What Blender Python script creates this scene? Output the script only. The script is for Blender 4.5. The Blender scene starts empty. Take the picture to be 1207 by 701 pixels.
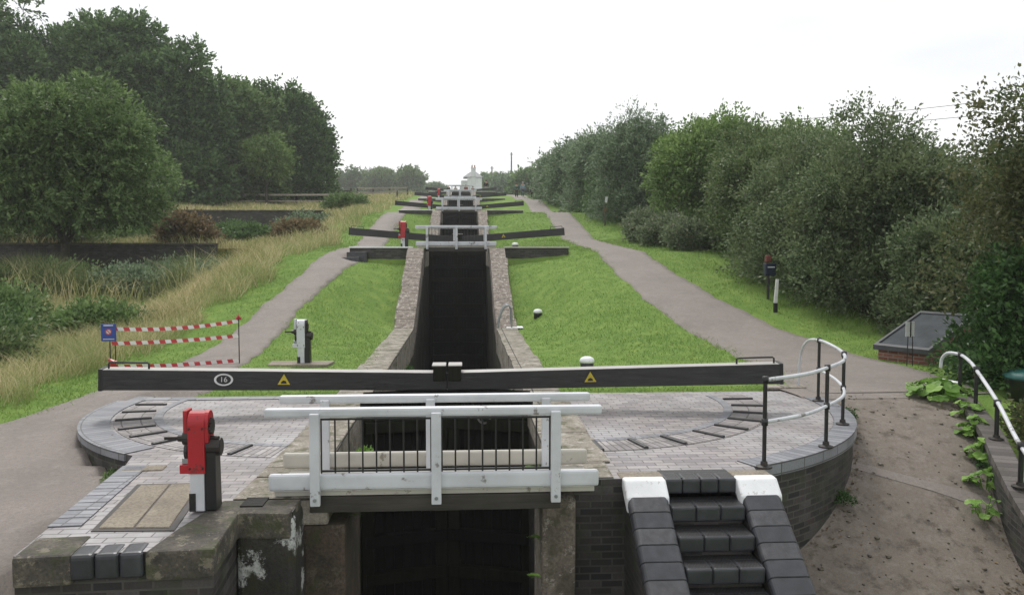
import bpy, bmesh, math, random
import numpy as np
from mathutils import Vector, Matrix
random.seed(7); rng = np.random.default_rng(11)
scene = bpy.context.scene
COL = scene.collection
PI = math.pi

# ------------------------------------------------------------------ helpers
def tag(o, label=None, cat=None, group=None, kind=None):
    if label: o['label'] = label
    if cat: o['category'] = cat
    if group: o['group'] = group
    if kind: o['kind'] = kind
    return o

def empty(name, loc=(0, 0, 0), rz=0.0):
    o = bpy.data.objects.new(name, None); COL.objects.link(o)
    o.location = loc; o.rotation_euler = (0, 0, rz); o.empty_display_size = .1
    return o

def copy_tree(o, parent=None):
    c = o.copy(); COL.objects.link(c)
    if parent is not None: c.parent = parent
    for ch in list(o.children): copy_tree(ch, c)
    return c

class MB:
    """collects faces and links them as one mesh object"""
    def __init__(s): s.v = []; s.f = []; s.m = []; s.uv = []
    def face(s, idx, m=0, uv=None): s.f.append(tuple(idx)); s.m.append(m); s.uv.append(uv)
    def poly(s, pts, m=0, uv=None):
        b = len(s.v); s.v += [tuple(p) for p in pts]; s.face(range(b, b+len(pts)), m, uv)
    def box(s, c, d, m=0, rz=0.0, rx=0.0, ry=0.0, top=None, taper=1.0):
        M = Matrix.Translation(c) @ Matrix.Rotation(rz, 4, 'Z') @ Matrix.Rotation(ry, 4, 'Y') @ Matrix.Rotation(rx, 4, 'X')
        b = len(s.v)
        for z in (-.5, .5):
            t = taper if z > 0 else 1.0
            for x, y in ((-.5, -.5), (.5, -.5), (.5, .5), (-.5, .5)):
                s.v.append(tuple(M @ Vector((x*d[0]*t, y*d[1]*t, z*d[2]))))
        for i, q in enumerate(((3, 2, 1, 0), (4, 5, 6, 7), (0, 1, 5, 4), (1, 2, 6, 5), (2, 3, 7, 6), (3, 0, 4, 7))):
            s.face([b+k for k in q], top if (i == 1 and top is not None) else m)
        return s
    def beam(s, p, q, w, h, m=0, top=None, h2=None):
        """box along p->q (centre line), width w, height h (h2 at q), upright"""
        p = Vector(p); q = Vector(q); d = (q-p).normalized()
        side = d.cross(Vector((0, 0, 1)))
        side = Vector((1, 0, 0)) if side.length < 1e-4 else side.normalized()
        u = side.cross(d).normalized(); b = len(s.v); h2 = h if h2 is None else h2
        for c, hh in ((p, h), (q, h2)):
            for a, e in ((-1, -1), (1, -1), (1, 1), (-1, 1)):
                s.v.append(tuple(c + side*a*w/2 + u*e*hh/2))
        for i, f in enumerate(((0, 1, 2, 3), (7, 6, 5, 4), (1, 0, 4, 5), (2, 1, 5, 6), (3, 2, 6, 7), (0, 3, 7, 4))):
            s.face([b+k for k in f], top if (i == 4 and top is not None) else m)
        return s
    def tube(s, pts, r, n=8, m=0, caps=True):
        pts = [Vector(p) for p in pts]; N = len(pts)
        rs = list(r) if isinstance(r, (list, tuple)) else [r]*N
        b = len(s.v); prev = None
        for i, p in enumerate(pts):
            d = (pts[min(i+1, N-1)]-pts[max(i-1, 0)]).normalized()
            if prev is None:
                a = d.orthogonal().normalized()
            else:
                a = (prev - d*prev.dot(d)).normalized()
            prev = a; c = d.cross(a)
            for k in range(n):
                t = 2*PI*k/n
                s.v.append(tuple(p + a*math.cos(t)*rs[i] + c*math.sin(t)*rs[i]))
        for i in range(N-1):
            for k in range(n):
                k2 = (k+1) % n
                s.face((b+i*n+k, b+i*n+k2, b+(i+1)*n+k2, b+(i+1)*n+k), m)
        if caps:
            s.face([b+k for k in reversed(range(n))], m); s.face([b+(N-1)*n+k for k in range(n)], m)
        return s
    def lathe(s, prof, c=(0, 0, 0), n=16, m=0, ms=None):
        b = len(s.v)
        for r, z in prof:
            for k in range(n):
                t = 2*PI*k/n
                s.v.append((c[0]+r*math.cos(t), c[1]+r*math.sin(t), c[2]+z))
        for i in range(len(prof)-1):
            for k in range(n):
                k2 = (k+1) % n
                s.face((b+i*n+k, b+i*n+k2, b+(i+1)*n+k2, b+(i+1)*n+k), ms[i] if ms else m)
        s.face([b+k for k in reversed(range(n))], ms[0] if ms else m)
        s.face([b+(len(prof)-1)*n+k for k in range(n)], ms[-1] if ms else m)
        return s
    def prism(s, poly, z0, z1, m=0, side=None, uvtop=None):
        """poly CCW list of (x,y)"""
        n = len(poly); b = len(s.v); side = m if side is None else side
        s.v += [(x, y, z0) for x, y in poly] + [(x, y, z1) for x, y in poly]
        s.face([b+n+i for i in range(n)], m); s.face([b+i for i in reversed(range(n))], side)
        L = 0.0
        for i in range(n):
            j = (i+1) % n; d = math.dist(poly[i], poly[j])
            s.face((b+i, b+j, b+n+j, b+n+i), side, [(L, z0), (L+d, z0), (L+d, z1), (L, z1)]); L += d
        return s
    def yprof(s, prof, x0, x1, m=0):
        """prof: CCW (y,z) outline extruded along x"""
        n = len(prof); b = len(s.v)
        s.v += [(x0, y, z) for y, z in prof] + [(x1, y, z) for y, z in prof]
        s.face([b+i for i in reversed(range(n))], m); s.face([b+n+i for i in range(n)], m)
        for i in range(n):
            j = (i+1) % n; s.face((b+i, b+j, b+n+j, b+n+i), m)
        return s
    def ring(s, c, r0, r1, a0, a1, z0, z1, n, m=0):
        """annular slab, polar uv on top"""
        b = len(s.v)
        for i in range(n+1):
            a = a0+(a1-a0)*i/n; ca, sa = math.cos(a), math.sin(a)
            for r in (r0, r1):
                for z in (z0, z1): s.v.append((c[0]+r*ca, c[1]+r*sa, z))
        rm = (r0+r1)/2
        for i in range(n):
            p = b+i*4; q = p+4; u0 = rm*(a0+(a1-a0)*i/n); u1 = rm*(a0+(a1-a0)*(i+1)/n)
            s.face((p+1, p+3, q+3, q+1), m, [(r0, u0), (r1, u0), (r1, u1), (r0, u1)])
            s.face((p+3, p+2, q+2, q+3), m, [(u0, z1), (u0, z0), (u1, z0), (u1, z1)])
            s.face((p, p+1, q+1, q), m, [(u0, z0), (u0, z1), (u1, z1), (u1, z0)])
        s.face((b, b+2, b+3, b+1), m); e = b+n*4; s.face((e, e+1, e+3, e+2), m)
        return s
    def build(s, name, mats, parent=None, bevel=0, seg=2, smooth=False, loc=None, fixn=True):
        me = bpy.data.meshes.new(name)
        me.from_pydata(s.v, [], s.f)
        if not isinstance(mats, (list, tuple)): mats = [mats]
        for m in mats: me.materials.append(m)
        me.polygons.foreach_set('material_index', s.m)
        bm = bmesh.new(); bm.from_mesh(me)
        uvl = bm.loops.layers.uv.new('UVMap')
        if fixn and not any(s.uv):
            bmesh.ops.recalc_face_normals(bm, faces=bm.faces)
        if bevel:
            es = [e for e in bm.edges if len(e.link_faces) == 2 and e.calc_face_angle(0) > .6]
            bmesh.ops.bevel(bm, geom=es, offset=bevel, segments=seg, profile=.6, affect='EDGES', clamp_overlap=True)
            custom = None
        else:
            custom = s.uv
        bm.faces.ensure_lookup_table()
        for i, f in enumerate(bm.faces):
            if custom and i < len(custom) and custom[i]:
                for l, u in zip(f.loops, custom[i]): l[uvl].uv = u
            else:
                n = f.normal
                if abs(n.z) > .7:
                    for l in f.loops: l[uvl].uv = l.vert.co.xy
                else:
                    t = Vector((-n.y, n.x, 0)).normalized()
                    for l in f.loops: l[uvl].uv = (l.vert.co.dot(t), l.vert.co.z/max(.3, math.sqrt(max(0, 1-n.z*n.z))))
            if smooth: f.smooth = True
        bm.to_mesh(me); bm.free()
        o = bpy.data.objects.new(name, me); COL.objects.link(o)
        if parent is not None: o.parent = parent
        if loc is not None: o.location = loc
        return o

def mesh_np(name, V, F, mat, parent=None, smooth=False):
    """fast mesh from numpy arrays; F is (n,k)"""
    me = bpy.data.meshes.new(name)
    me.vertices.add(len(V)); me.vertices.foreach_set('co', np.ascontiguousarray(V, dtype=np.float32).ravel())
    k = F.shape[1]; n = len(F)
    me.loops.add(n*k); me.loops.foreach_set('vertex_index', np.ascontiguousarray(F, dtype=np.int32).ravel())
    me.polygons.add(n); me.polygons.foreach_set('loop_start', np.arange(0, n*k, k, dtype=np.int32))
    me.polygons.foreach_set('loop_total', np.full(n, k, dtype=np.int32))
    if smooth: me.polygons.foreach_set('use_smooth', np.ones(n, dtype=bool))
    me.materials.append(mat); me.update(calc_edges=True); me.validate()
    o = bpy.data.objects.new(name, me); COL.objects.link(o)
    if parent is not None: o.parent = parent
    return o

# ------------------------------------------------------------------ materials
class NT:
    def __init__(s, name):
        s.mat = bpy.data.materials.new(name); s.mat.use_nodes = True
        s.n = s.mat.node_tree.nodes; s.l = s.mat.node_tree.links
        s.b = s.n['Principled BSDF']; s.out = s.n['Material Output']
    def new(s, t, **kw):
        n = s.n.new(t)
        for k, v in kw.items():
            if k.startswith('i_'): n.inputs[k[2:].replace('_', ' ')].default_value = v
            else: setattr(n, k, v)
        return n
    def link(s, a, b): s.l.new(a, b)
    def obj(s): return s.new('ShaderNodeTexCoord').outputs['Object']
    def gen_pos(s): return s.new('ShaderNodeNewGeometry').outputs['Position']
    def uv(s): return s.new('ShaderNodeTexCoord').outputs['UV']
    def noise(s, vec, scale, detail=4, rough=.55, dim='3D'):
        n = s.new('ShaderNodeTexNoise'); n.inputs['Scale'].default_value = scale
        n.inputs['Detail'].default_value = detail; n.inputs['Roughness'].default_value = rough
        if vec is not None: s.link(vec, n.inputs['Vector'])
        return n.outputs['Fac']
    def ramp(s, fac, stops, interp='LINEAR'):
        r = s.new('ShaderNodeValToRGB'); r.color_ramp.interpolation = interp
        e = r.color_ramp.elements
        while len(e) < len(stops): e.new(.5)
        for el, (p, c) in zip(e, stops):
            el.position = p; el.color = (c, c, c, 1) if isinstance(c, (int, float)) else (*c, 1)
        s.link(fac, r.inputs['Fac']); return r.outputs['Color']
    def mix(s, fac, a, b, mode='MIX'):
        m = s.new('ShaderNodeMix', data_type='RGBA', blend_type=mode)
        for sock, v in ((m.inputs[0], fac), (m.inputs[6], a), (m.inputs[7], b)):
            if hasattr(v, 'is_output'): s.link(v, sock)
            else: sock.default_value = v if not isinstance(v, tuple) else (*v, 1)
        return m.outputs[2]
    def bump(s, h, strength=.3, dist=.02):
        b = s.new('ShaderNodeBump'); b.inputs['Strength'].default_value = strength; b.inputs['Distance'].default_value = dist
        s.link(h, b.inputs['Height']); s.link(b.outputs['Normal'], s.b.inputs['Normal'])
    def col(s, c):
        if hasattr(c, 'is_output'): s.link(c, s.b.inputs['Base Color'])
        else: s.b.inputs['Base Color'].default_value = (*c, 1)
    def rough(s, r):
        if hasattr(r, 'is_output'): s.link(r, s.b.inputs['Roughness'])
        else: s.b.inputs['Roughness'].default_value = r

def m_plain(name, c, rough=.5, c2=None, scale=6, metal=0, bump=.15, spec=None):
    t = NT(name); p = t.obj(); n = t.noise(p, scale, 5)
    c2 = c2 or tuple(x*.7 for x in c)
    oi = t.new('ShaderNodeObjectInfo'); g3 = t.ramp(t.noise(t.gen_pos(), 3.5, 6, .7), [(.42, 0), (.7, .55)])
    cc = t.mix(t.ramp(n, [(.35, 0), (.65, 1)]), c2, c); cc = t.mix(t.ramp(oi.outputs['Random'], [(0, 0), (1, .35)]), cc, tuple(x*.5 for x in c2))
    cc = t.mix(g3, cc, tuple(x*.62 for x in c2)) if bump else cc
    t.col(cc); t.rough(rough)
    t.b.inputs['Metallic'].default_value = metal
    if spec is not None: t.b.inputs['Specular IOR Level'].default_value = spec
    if bump: t.bump(t.noise(p, scale*12, 4), bump, .01)
    return t.mat

def m_brick(name, cols, mortar, bw, bh, ms=.008, rough=.6, stain=(.03, .03, .025), stain_amt=.5, bump=.5, off=.5, patch=None, moss=None):
    t = NT(name); uv = t.uv(); p = t.gen_pos()
    b = t.new('ShaderNodeTexBrick'); t.link(uv, b.inputs['Vector'])
    b.offset = off
    b.inputs['Scale'].default_value = 1; b.inputs['Brick Width'].default_value = bw; b.inputs['Row Height'].default_value = bh
    b.inputs['Mortar Size'].default_value = ms; b.inputs['Mortar Smooth'].default_value = .2
    b.inputs['Bias'].default_value = 0
    b.inputs['Color1'].default_value = (0, 0, 0, 1); b.inputs['Color2'].default_value = (1, 1, 1, 1); b.inputs['Mortar'].default_value = (.5, .5, .5, 1)
    n = len(cols)
    c = t.ramp(b.outputs['Color'], [(i/(n-1), cols[i]) for i in range(n)])
    fine = t.noise(p, 45, 4)
    c = t.mix(t.ramp(fine, [(.3, .35), (.7, 0)]), c, tuple(x*.5 for x in cols[0]))
    big = t.noise(p, 1.3, 5, .6)
    if patch: c = t.mix(t.ramp(t.noise(p, .55, 3), [(.42, 0), (.62, .75)]), c, patch)
    c = t.mix(b.outputs['Fac'], c, mortar)
    c = t.mix(t.ramp(big, [(.45, 0), (.72, stain_amt)]), c, stain)
    if moss: c = t.mix(t.ramp(t.noise(p, 3.1, 6, .7), [(.52, 0), (.64, .7)]), c, moss)
    t.col(c); t.rough(t.ramp(big, [(.3, rough), (.7, min(1, rough+.2))]))
    h = t.mix(b.outputs['Fac'], t.ramp(fine, [(.2, .75), (.8, 1)]), (.0, .0, .0))
    t.bump(h, bump, .012)
    return t.mat

def m_stone(name, base, dark, lichen=None, lich_amt=.5, joints=None, rough=.85, scale=2.5, moss=None, lich_scale=7):
    t = NT(name); p = t.gen_pos()
    n1 = t.noise(p, scale, 7, .65); n2 = t.noise(p, 38, 5, .7)
    c = t.mix(t.ramp(n1, [(.33, 0), (.66, 1)]), dark, base)
    c = t.mix(t.ramp(n2, [(.35, .6), (.6, 0)]), c, tuple(x*.45 for x in dark))
    if lichen: c = t.mix(t.ramp(t.noise(p, lich_scale, 8, .75), [(.56, 0), (.6, lich_amt)]), c, lichen)
    if moss: c = t.mix(t.ramp(t.noise(p, 4.3, 7, .7), [(.5, 0), (.62, .8)]), c, moss)
    t.rough(rough)
    h = t.mix(.5, n1, n2)
    if joints:
        b = t.new('ShaderNodeTexBrick'); t.link(t.uv(), b.inputs['Vector']); b.offset = 0 if joints[2] else .5
        b.inputs['Scale'].default_value = 1; b.inputs['Brick Width'].default_value = joints[0]; b.inputs['Row Height'].default_value = joints[1]
        b.inputs['Mortar Size'].default_value = .012; b.inputs['Mortar Smooth'].default_value = .3
        c = t.mix(b.outputs['Fac'], c, (.035, .033, .026))
        h = t.mix(b.outputs['Fac'], h, (0, 0, 0))
    t.col(c); t.bump(h, .7, .03)
    return t.mat

def m_paint(name, c, chip=(.12, .1, .08), amt=.5, rough=.4, scale=9):
    t = NT(name); p = t.obj(); g = t.gen_pos()
    f = t.ramp(t.noise(g, scale, 8, .7), [(.60, 0), (.635, amt)])
    d = t.ramp(t.noise(g, 2.2, 6, .6), [(.4, 0), (.75, .5)])
    cc = t.mix(d, c, tuple(x*.55 for x in c)); t.col(t.mix(f, cc, chip)); t.rough(rough)
    t.bump(t.mix(.4, f, t.noise(g, 60, 3)), .12, .006)
    return t.mat

def m_timber(name, a, b, rough=.6, axis='X', stretch=14, cracks=True, spec=.5):
    t = NT(name); mp = t.new('ShaderNodeMapping'); t.link(t.obj(), mp.inputs['Vector'])
    s = [stretch]*3; s['XYZ'.index(axis)] = .9; mp.inputs['Scale'].default_value = s
    n = t.noise(mp.outputs[0], 1.6, 7, .65); p = t.gen_pos()
    c = t.mix(t.ramp(n, [(.35, 0), (.7, 1)]), a, b)
    c = t.mix(t.ramp(t.noise(p, 1.1, 4), [(.4, 0), (.7, .5)]), c, tuple((x+y)*.35 for x, y in zip(a, b)))
    t.col(c); t.rough(t.ramp(t.noise(p, 2.3, 4), [(.3, rough-.12), (.7, rough+.15)])); t.bump(n, .45, .015)
    t.b.inputs['Specular IOR Level'].default_value = spec
    return t.mat

def m_leaf(name, dark, mid, light, patch=None, trans=.38, rough=.5):
    t = NT(name); g = t.new('ShaderNodeNewGeometry')
    c = t.ramp(g.outputs['Random Per Island'], [(0, dark), (.55, mid), (1, light)])
    if patch:
        c = t.mix(t.ramp(t.noise(g.outputs['Position'], .8, 4), [(.45, 0), (.65, .7)]), c, patch)
    t.col(c); t.rough(rough); t.b.inputs['Specular IOR Level'].default_value = .25
    tr = t.new('ShaderNodeBsdfTranslucent'); t.link(c, tr.inputs['Color'])
    mx = t.new('ShaderNodeMixShader'); mx.inputs[0].default_value = trans
    t.link(t.b.outputs[0], mx.inputs[1]); t.link(tr.outputs[0], mx.inputs[2]); t.link(mx.outputs[0], t.out.inputs['Surface'])
    return t.mat

M = {}
BLUE = [(.125, .125, .14), (.20, .20, .215), (.26, .24, .25), (.33, .32, .33)]
PINK = [(.20, .18, .19), (.29, .26, .265), (.33, .29, .28), (.40, .37, .36)]
M['paving'] = m_brick('blue brick paving', PINK, (.10, .095, .09), .225, .115, .007, .45, stain=(.10, .095, .085), stain_amt=.6, patch=(.36, .35, .36))
M['curb'] = m_brick('blue brick curb', [(.17, .175, .20), (.235, .24, .265), (.29, .295, .32)], (.08, .08, .08), .40, .115, .008, .4, stain_amt=.3, off=0)
M['grip'] = m_brick('radial paving', [(.22, .20, .205), (.33, .30, .295), (.42, .39, .38)], (.07, .065, .06), .24, .085, .009, .5, off=0)
M['wallbrick'] = m_brick('dark engineering brick', [(.014, .0135, .015), (.030, .027, .028), (.052, .041, .039), (.09, .082, .08)], (.072, .067, .06), .225, .075, .009, .6, stain=(.016, .017, .011), stain_amt=.85, moss=(.03, .04, .015))
M['redbrick'] = m_brick('red brick', [(.16, .055, .035), (.25, .09, .06), (.33, .14, .10)], (.24, .22, .19), .225, .075, .010, .8, stain_amt=.5)
M['bullnose'] = m_plain('blue bullnose brick', (.058, .060, .070), .30, (.034, .036, .041), 9, bump=.2)
M['bullnose2'] = m_plain('worn bullnose brick', (.085, .086, .095), .4, (.045, .045, .05), 14, bump=.35)
M['tread'] = m_brick('chequered tread brick', [(.032, .033, .036), (.062, .063, .066)], (.015, .015, .016), .03, .03, .007, .35, stain_amt=.4, bump=1.0)
M['slab'] = m_stone('yellow concrete slab', (.33, .285, .22), (.21, .18, .14), rough=.9)
M['copingA'] = m_stone('weathered coping stone', (.40, .36, .305), (.19, .165, .13), (.50, .48, .44), .5, rough=.9, moss=(.07, .075, .03), joints=(1.1, 1.45, 1))
M['copingB'] = m_stone('lichened coping stone', (.36, .31, .26), (.11, .09, .075), (.56, .54, .50), .8, rough=.95, lich_scale=11, scale=6)
M['capstone'] = m_stone('mossy coping block', (.145, .126, .10), (.034, .031, .027), (.26, .23, .17), .6, moss=(.05, .06, .02))
M['lichen'] = m_stone('lichened dark stone', (.055, .05, .043), (.022, .02, .018), (.55, .56, .54), .95, lich_scale=2.3, moss=(.035, .035, .012))
M['chamber'] = m_brick('wet chamber brick', [(.016, .016, .013), (.030, .028, .022), (.048, .042, .032)], (.026, .026, .02), .225, .075, .009, .5, stain=(.02, .025, .008), stain_amt=.8, moss=(.055, .075, .02))
M['fender'] = m_stone('algae stained pillar', (.105, .07, .05), (.028, .026, .017), (.13, .115, .09), .5, moss=(.035, .042, .012))
M['palepillar'] = m_stone('pale pillar stone', (.24, .20, .16), (.07, .06, .045), (.34, .31, .27), .7, moss=(.05, .05, .025))
M['bearer'] = m_timber('dark bearer timber', (.02, .018, .014), (.06, .052, .04), .7); M['asphalt'] = None
M['black_timber'] = m_timber('black painted timber', (.012, .012, .013), (.032, .031, .032), .42)
M['grey_timber'] = m_timber('weathered timber top with glare', (.30, .29, .27), (.48, .46, .43), .5)  # pale top faces: glare put into the colour, over weathered grey
M['wet_timber'] = m_timber('wet gate timber', (.005, .005, .0045), (.012, .0115, .0095), .6, 'Z', spec=.15)
M['green_timber'] = m_timber('algae gate timber', (.007, .008, .005), (.018, .019, .010), .6, 'Z', spec=.15)
M['white'] = m_paint('white gloss paint', (.60, .615, .645), amt=.75, scale=4.5)
M['white_old'] = m_paint('grubby cream paint', (.50, .475, .42), chip=(.2, .17, .13), amt=.9, rough=.6, scale=3.6)
M['white_cap'] = m_paint('white cap paint', (.80, .81, .82), chip=(.3, .28, .25), amt=.5, rough=.6, scale=14)
M['red'] = m_paint('red paint', (.42, .014, .022), chip=(.07, .03, .022), amt=.9, rough=.38)
M['black'] = m_paint('black paint', (.012, .012, .013), chip=(.05, .04, .035), amt=.5, rough=.38)
M['iron'] = m_plain('dark iron', (.035, .035, .038), .45, (.05, .04, .034), 20, metal=.5)
M['galv'] = m_plain('galvanised steel', (.42, .45, .46), .42, (.30, .32, .33), 12, metal=.7)
M['yellow'] = m_plain('yellow sign', (.62, .50, .02), .5, (.5, .4, .03))
M['signwhite'] = m_plain('white sign', (.72, .72, .70), .5, (.6, .6, .6))
M['signblue'] = m_plain('blue sign', (.03, .07, .33), .45, (.025, .06, .28))
M['tapered'] = m_plain('red tape', (.55, .05, .06), .4, (.48, .04, .05), bump=0)
M['tapewhite'] = m_plain('white tape', (.80, .78, .76), .4, (.7, .68, .66), bump=0)
M['felt'] = m_plain('grey roofing felt', (.075, .084, .092), .85, (.05, .057, .062), 3, bump=.4, spec=.25)
M['feltedge'] = m_plain('felt edge', (.06, .065, .072), .5, (.04, .045, .05), 5)
M['slate'] = m_plain('slate', (.20, .21, .23), .6, (.14, .15, .17), 2)
M['render'] = m_plain('white render', (.80, .81, .83), .8, (.72, .73, .76), 1.5)
M['bark'] = m_stone('bark', (.10, .085, .065), (.04, .034, .026), scale=5)
M['fencewood'] = m_plain('pale fence timber', (.42, .38, .32), .8, (.28, .25, .2), 6)
M['fencepost'] = m_plain('dark fence post', (.10, .085, .07), .85, (.06, .05, .042), 6)
M['teal'] = m_plain('teal plastic', (.012, .12, .105), .5, (.01, .09, .08), 3)
M['navy'] = m_plain('navy plastic', (.012, .02, .06), .4, (.01, .015, .04), 3)
M['pole'] = m_plain('grey pole', (.16, .15, .14), .8, (.1, .09, .085), 3)
M['skin'] = m_plain('skin', (.48, .28, .2), .55, (.42, .24, .17), 3, bump=0)
M['hair'] = m_plain('hair', (.05, .032, .02), .7, bump=0)
M['terracotta'] = m_plain('terracotta', (.40, .16, .09), .8)

def m_ground():
    t = NT('grass and soil'); p = t.gen_pos()
    fine = t.noise(p, 30, 6, .7); mid = t.noise(p, 2.2, 5); big = t.noise(p, .33, 4)
    c = t.ramp(fine, [(.25, (.07, .125, .026)), (.5, (.13, .22, .048)), (.8, (.22, .31, .09))])
    c = t.mix(t.ramp(mid, [(.42, 0), (.7, .6)]), c, (.24, .32, .08))
    c = t.mix(t.ramp(big, [(.45, 0), (.7, .35)]), c, (.12, .21, .035))
    c = t.mix(t.ramp(t.noise(p, 6, 6, .7), [(.62, 0), (.72, .45)]), c, (.19, .19, .06))
    # meadow land left of the towpath is straw and soil
    sx = t.new('ShaderNodeSeparateXYZ'); t.link(p, sx.inputs[0])
    w = t.new('ShaderNodeMath', operation='MULTIPLY_ADD'); t.link(mid, w.inputs[0]); w.inputs[1].default_value = 2.5; t.link(sx.outputs['X'], w.inputs[2])
    mr = t.new('ShaderNodeMapRange'); t.link(w.outputs[0], mr.inputs['Value'])
    mr.inputs['From Min'].default_value = -6.1; mr.inputs['From Max'].default_value = -7.2
    straw = t.ramp(t.noise(p, 1.1, 6, .7), [(.35, (.075, .085, .025)), (.52, (.20, .165, .065)), (.7, (.30, .245, .12))])
    c = t.mix(mr.outputs[0], c, straw)
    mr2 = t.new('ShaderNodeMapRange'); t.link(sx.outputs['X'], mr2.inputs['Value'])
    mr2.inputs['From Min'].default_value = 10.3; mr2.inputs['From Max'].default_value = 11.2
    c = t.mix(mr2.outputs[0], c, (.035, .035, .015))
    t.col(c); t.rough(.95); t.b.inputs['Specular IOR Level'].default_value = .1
    t.bump(t.mix(.5, fine, mid), .8, .05)
    return t.mat
M['ground'] = m_ground()

def m_asphalt(name, a, b, c3, litter=False):
    t = NT(name); p = t.gen_pos()
    sp = t.noise(p, 90, 3, .8); n = t.noise(p, .9, 6, .6)
    c = t.ramp(sp, [(.3, a), (.55, b), (.75, c3)])
    c = t.mix(t.ramp(n, [(.4, 0), (.7, .45)]), c, tuple(x*.72 for x in a))
    if litter:
        c = t.mix(t.ramp(t.noise(p, 3.4, 8, .75), [(.52, 0), (.62, .75)]), c, (.055, .042, .03))
        c = t.mix(t.ramp(t.noise(p, 17, 6, .8), [(.58, 0), (.64, .8)]), c, (.12, .085, .055))
    c = t.mix(t.ramp(t.noise(p, 5.5, 7, .75), [(.5, 0), (.72, .35)]), c, (.33, .30, .27))
    c = t.mix(t.ramp(t.noise(p, 22, 6, .8), [(.35, .5), (.5, 0), (.62, 0), (.75, .4)]), c, (.11, .10, .09))
    c = t.mix(t.ramp(t.noise(p, 260, 2, .6), [(.6, 0), (.68, .6)]), c, (.06, .055, .05))
    t.col(c); t.rough(.85); t.bump(sp, .45, .012)
    return t.mat
M['asphalt'] = m_asphalt('pinkish asphalt', (.175, .150, .133), (.232, .199, .177), (.305, .266, .24))
M['rampmat'] = m_asphalt('dirty concrete ramp', (.135, .112, .090), (.19, .16, .13), (.27, .235, .195), True)

def m_water():
    t = NT('dark canal water'); t.col((.006, .008, .006)); t.rough(.06)
    t.bump(t.noise(t.gen_pos(), 3, 3), .08, .02); return t.mat
M['water'] = m_water()

M['leaf_dark'] = m_leaf('dark oak leaf', (0.051, 0.095, 0.034), (0.095, 0.169, 0.057), (0.174, 0.275, 0.095))
M['leaf_mid'] = m_leaf('ash leaf', (.075, .13, .042), (.14, .225, .075), (.24, .33, .13), trans=.4)
M['leaf_hedge'] = m_leaf('hawthorn leaf', (0.065, 0.103, 0.045), (0.129, 0.185, 0.084), (0.269, 0.325, 0.179), (0.168, 0.207, 0.095), trans=.38)
M['leaf_olive'] = m_leaf('olive leaf', (.062, .098, .034), (.115, .168, .062), (.20, .25, .11), trans=.38)
M['leaf_light'] = m_leaf('light leaf', (0.094, 0.156, 0.042), (0.177, 0.281, 0.079), (0.291, 0.395, 0.146))
M['leaf_grey'] = m_leaf('willow leaf', (0.094, 0.145, 0.075), (0.174, 0.244, 0.137), (0.310, 0.385, 0.248))
M['leaf_brown'] = m_leaf('dappled leaf', (.05, .072, .028), (.095, .13, .05), (.19, .19, .085), (.125, .11, .05), trans=.38)
M['leaf_gloss'] = m_leaf('glossy leaf', (0.029, 0.072, 0.019), (0.058, 0.128, 0.035), (0.120, 0.224, 0.072), rough=.3)
M['leaf_fresh'] = m_leaf('butterbur leaf', (0.112, 0.224, 0.040), (0.192, 0.352, 0.064), (0.304, 0.480, 0.120), trans=.35)
M['leaf_russet'] = m_leaf('russet leaf', (0.106, 0.086, 0.042), (0.192, 0.144, 0.077), (0.288, 0.211, 0.115))
M['leaf_bramble'] = m_leaf('bramble leaf', (.08, .115, .055), (.16, .21, .11), (.30, .32, .22), trans=.38)
M['straw'] = m_leaf('straw', (.20, .25, .08), (.46, .40, .21), (.72, .62, .40), (.22, .29, .09), trans=.35, rough=.7)
M['reed'] = m_leaf('reed', (.05, .09, .03), (.10, .155, .05), (.24, .25, .11), (.15, .17, .07), trans=.35)
M['lawn'] = m_leaf('lawn blade', (.10, .185, .036), (.165, .285, .056), (.28, .375, .11), (.245, .32, .095), trans=.4)

# ------------------------------------------------------------------ levels
ZK = [0.0, 2.42, 5.05, 7.4, 9.8]
YB = [7.6, 31.5, 55.5, 79.5, 103.5]
_c = [(-50, 0), (24.3, 0), (30.9, 2.42), (48.3, 2.42), (54.9, 5.05), (72.3, 5.05), (78.9, 7.4), (96.5, 7.4), (102.9, 9.8), (120, 10.2), (160, 13.2), (300, 23.4), (900, 42)]
_r = [(-50, -2.7), (4, -2.6), (7, -1.8), (8, -1.45), (8.8, -1.15), (9.2, -.95), (9.7, -.70), (10.5, -.42), (11.5, -.17), (12.6, -.01), (17, .03), (20, .33), (27, 1.66), (31, 2.3), (36, 2.52), (44, 2.95), (51, 4.25), (55.5, 4.95), (61, 5.1), (68, 5.6), (79.5, 7.35), (86, 7.5), (103, 9.3), (120, 10.6), (160, 13.2), (300, 23.4), (900, 42)]
_l = [(-50, -1.6), (0, -.9), (6, -.42), (9, -.29), (12, -.08), (13.2, -.01), (17, .02), (20, .25), (26, 1.30), (30.5, 2.1), (34, 2.40), (40, 2.6), (45, 3.3), (52, 4.5), (56, 4.95), (62, 5.1), (70, 6.0), (80, 7.3), (86, 7.5), (103, 9.3), (120, 10.6), (160, 13.2), (300, 23.4), (900, 42)]
_m = [(-50, -1.0), (12, -.35), (20, -.3), (26, .1), (30, .35), (38.9, .4), (39.25, 2.45), (46, 2.5), (62.5, 3.0), (63.2, 5.15), (72, 5.9), (84, 7.0), (95, 8.3), (120, 10.6), (160, 13.2), (300, 23.4), (900, 42)]
def itp(y, t): return np.interp(y, [a for a, b in t], [b for a, b in t])
def smooth(t): t = np.clip(t, 0, 1); return t*t*(3-2*t)
CL = (-1.55, 12.4); CR = (1.55, 12.4); RL, RR = 3.62, 4.25
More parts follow.
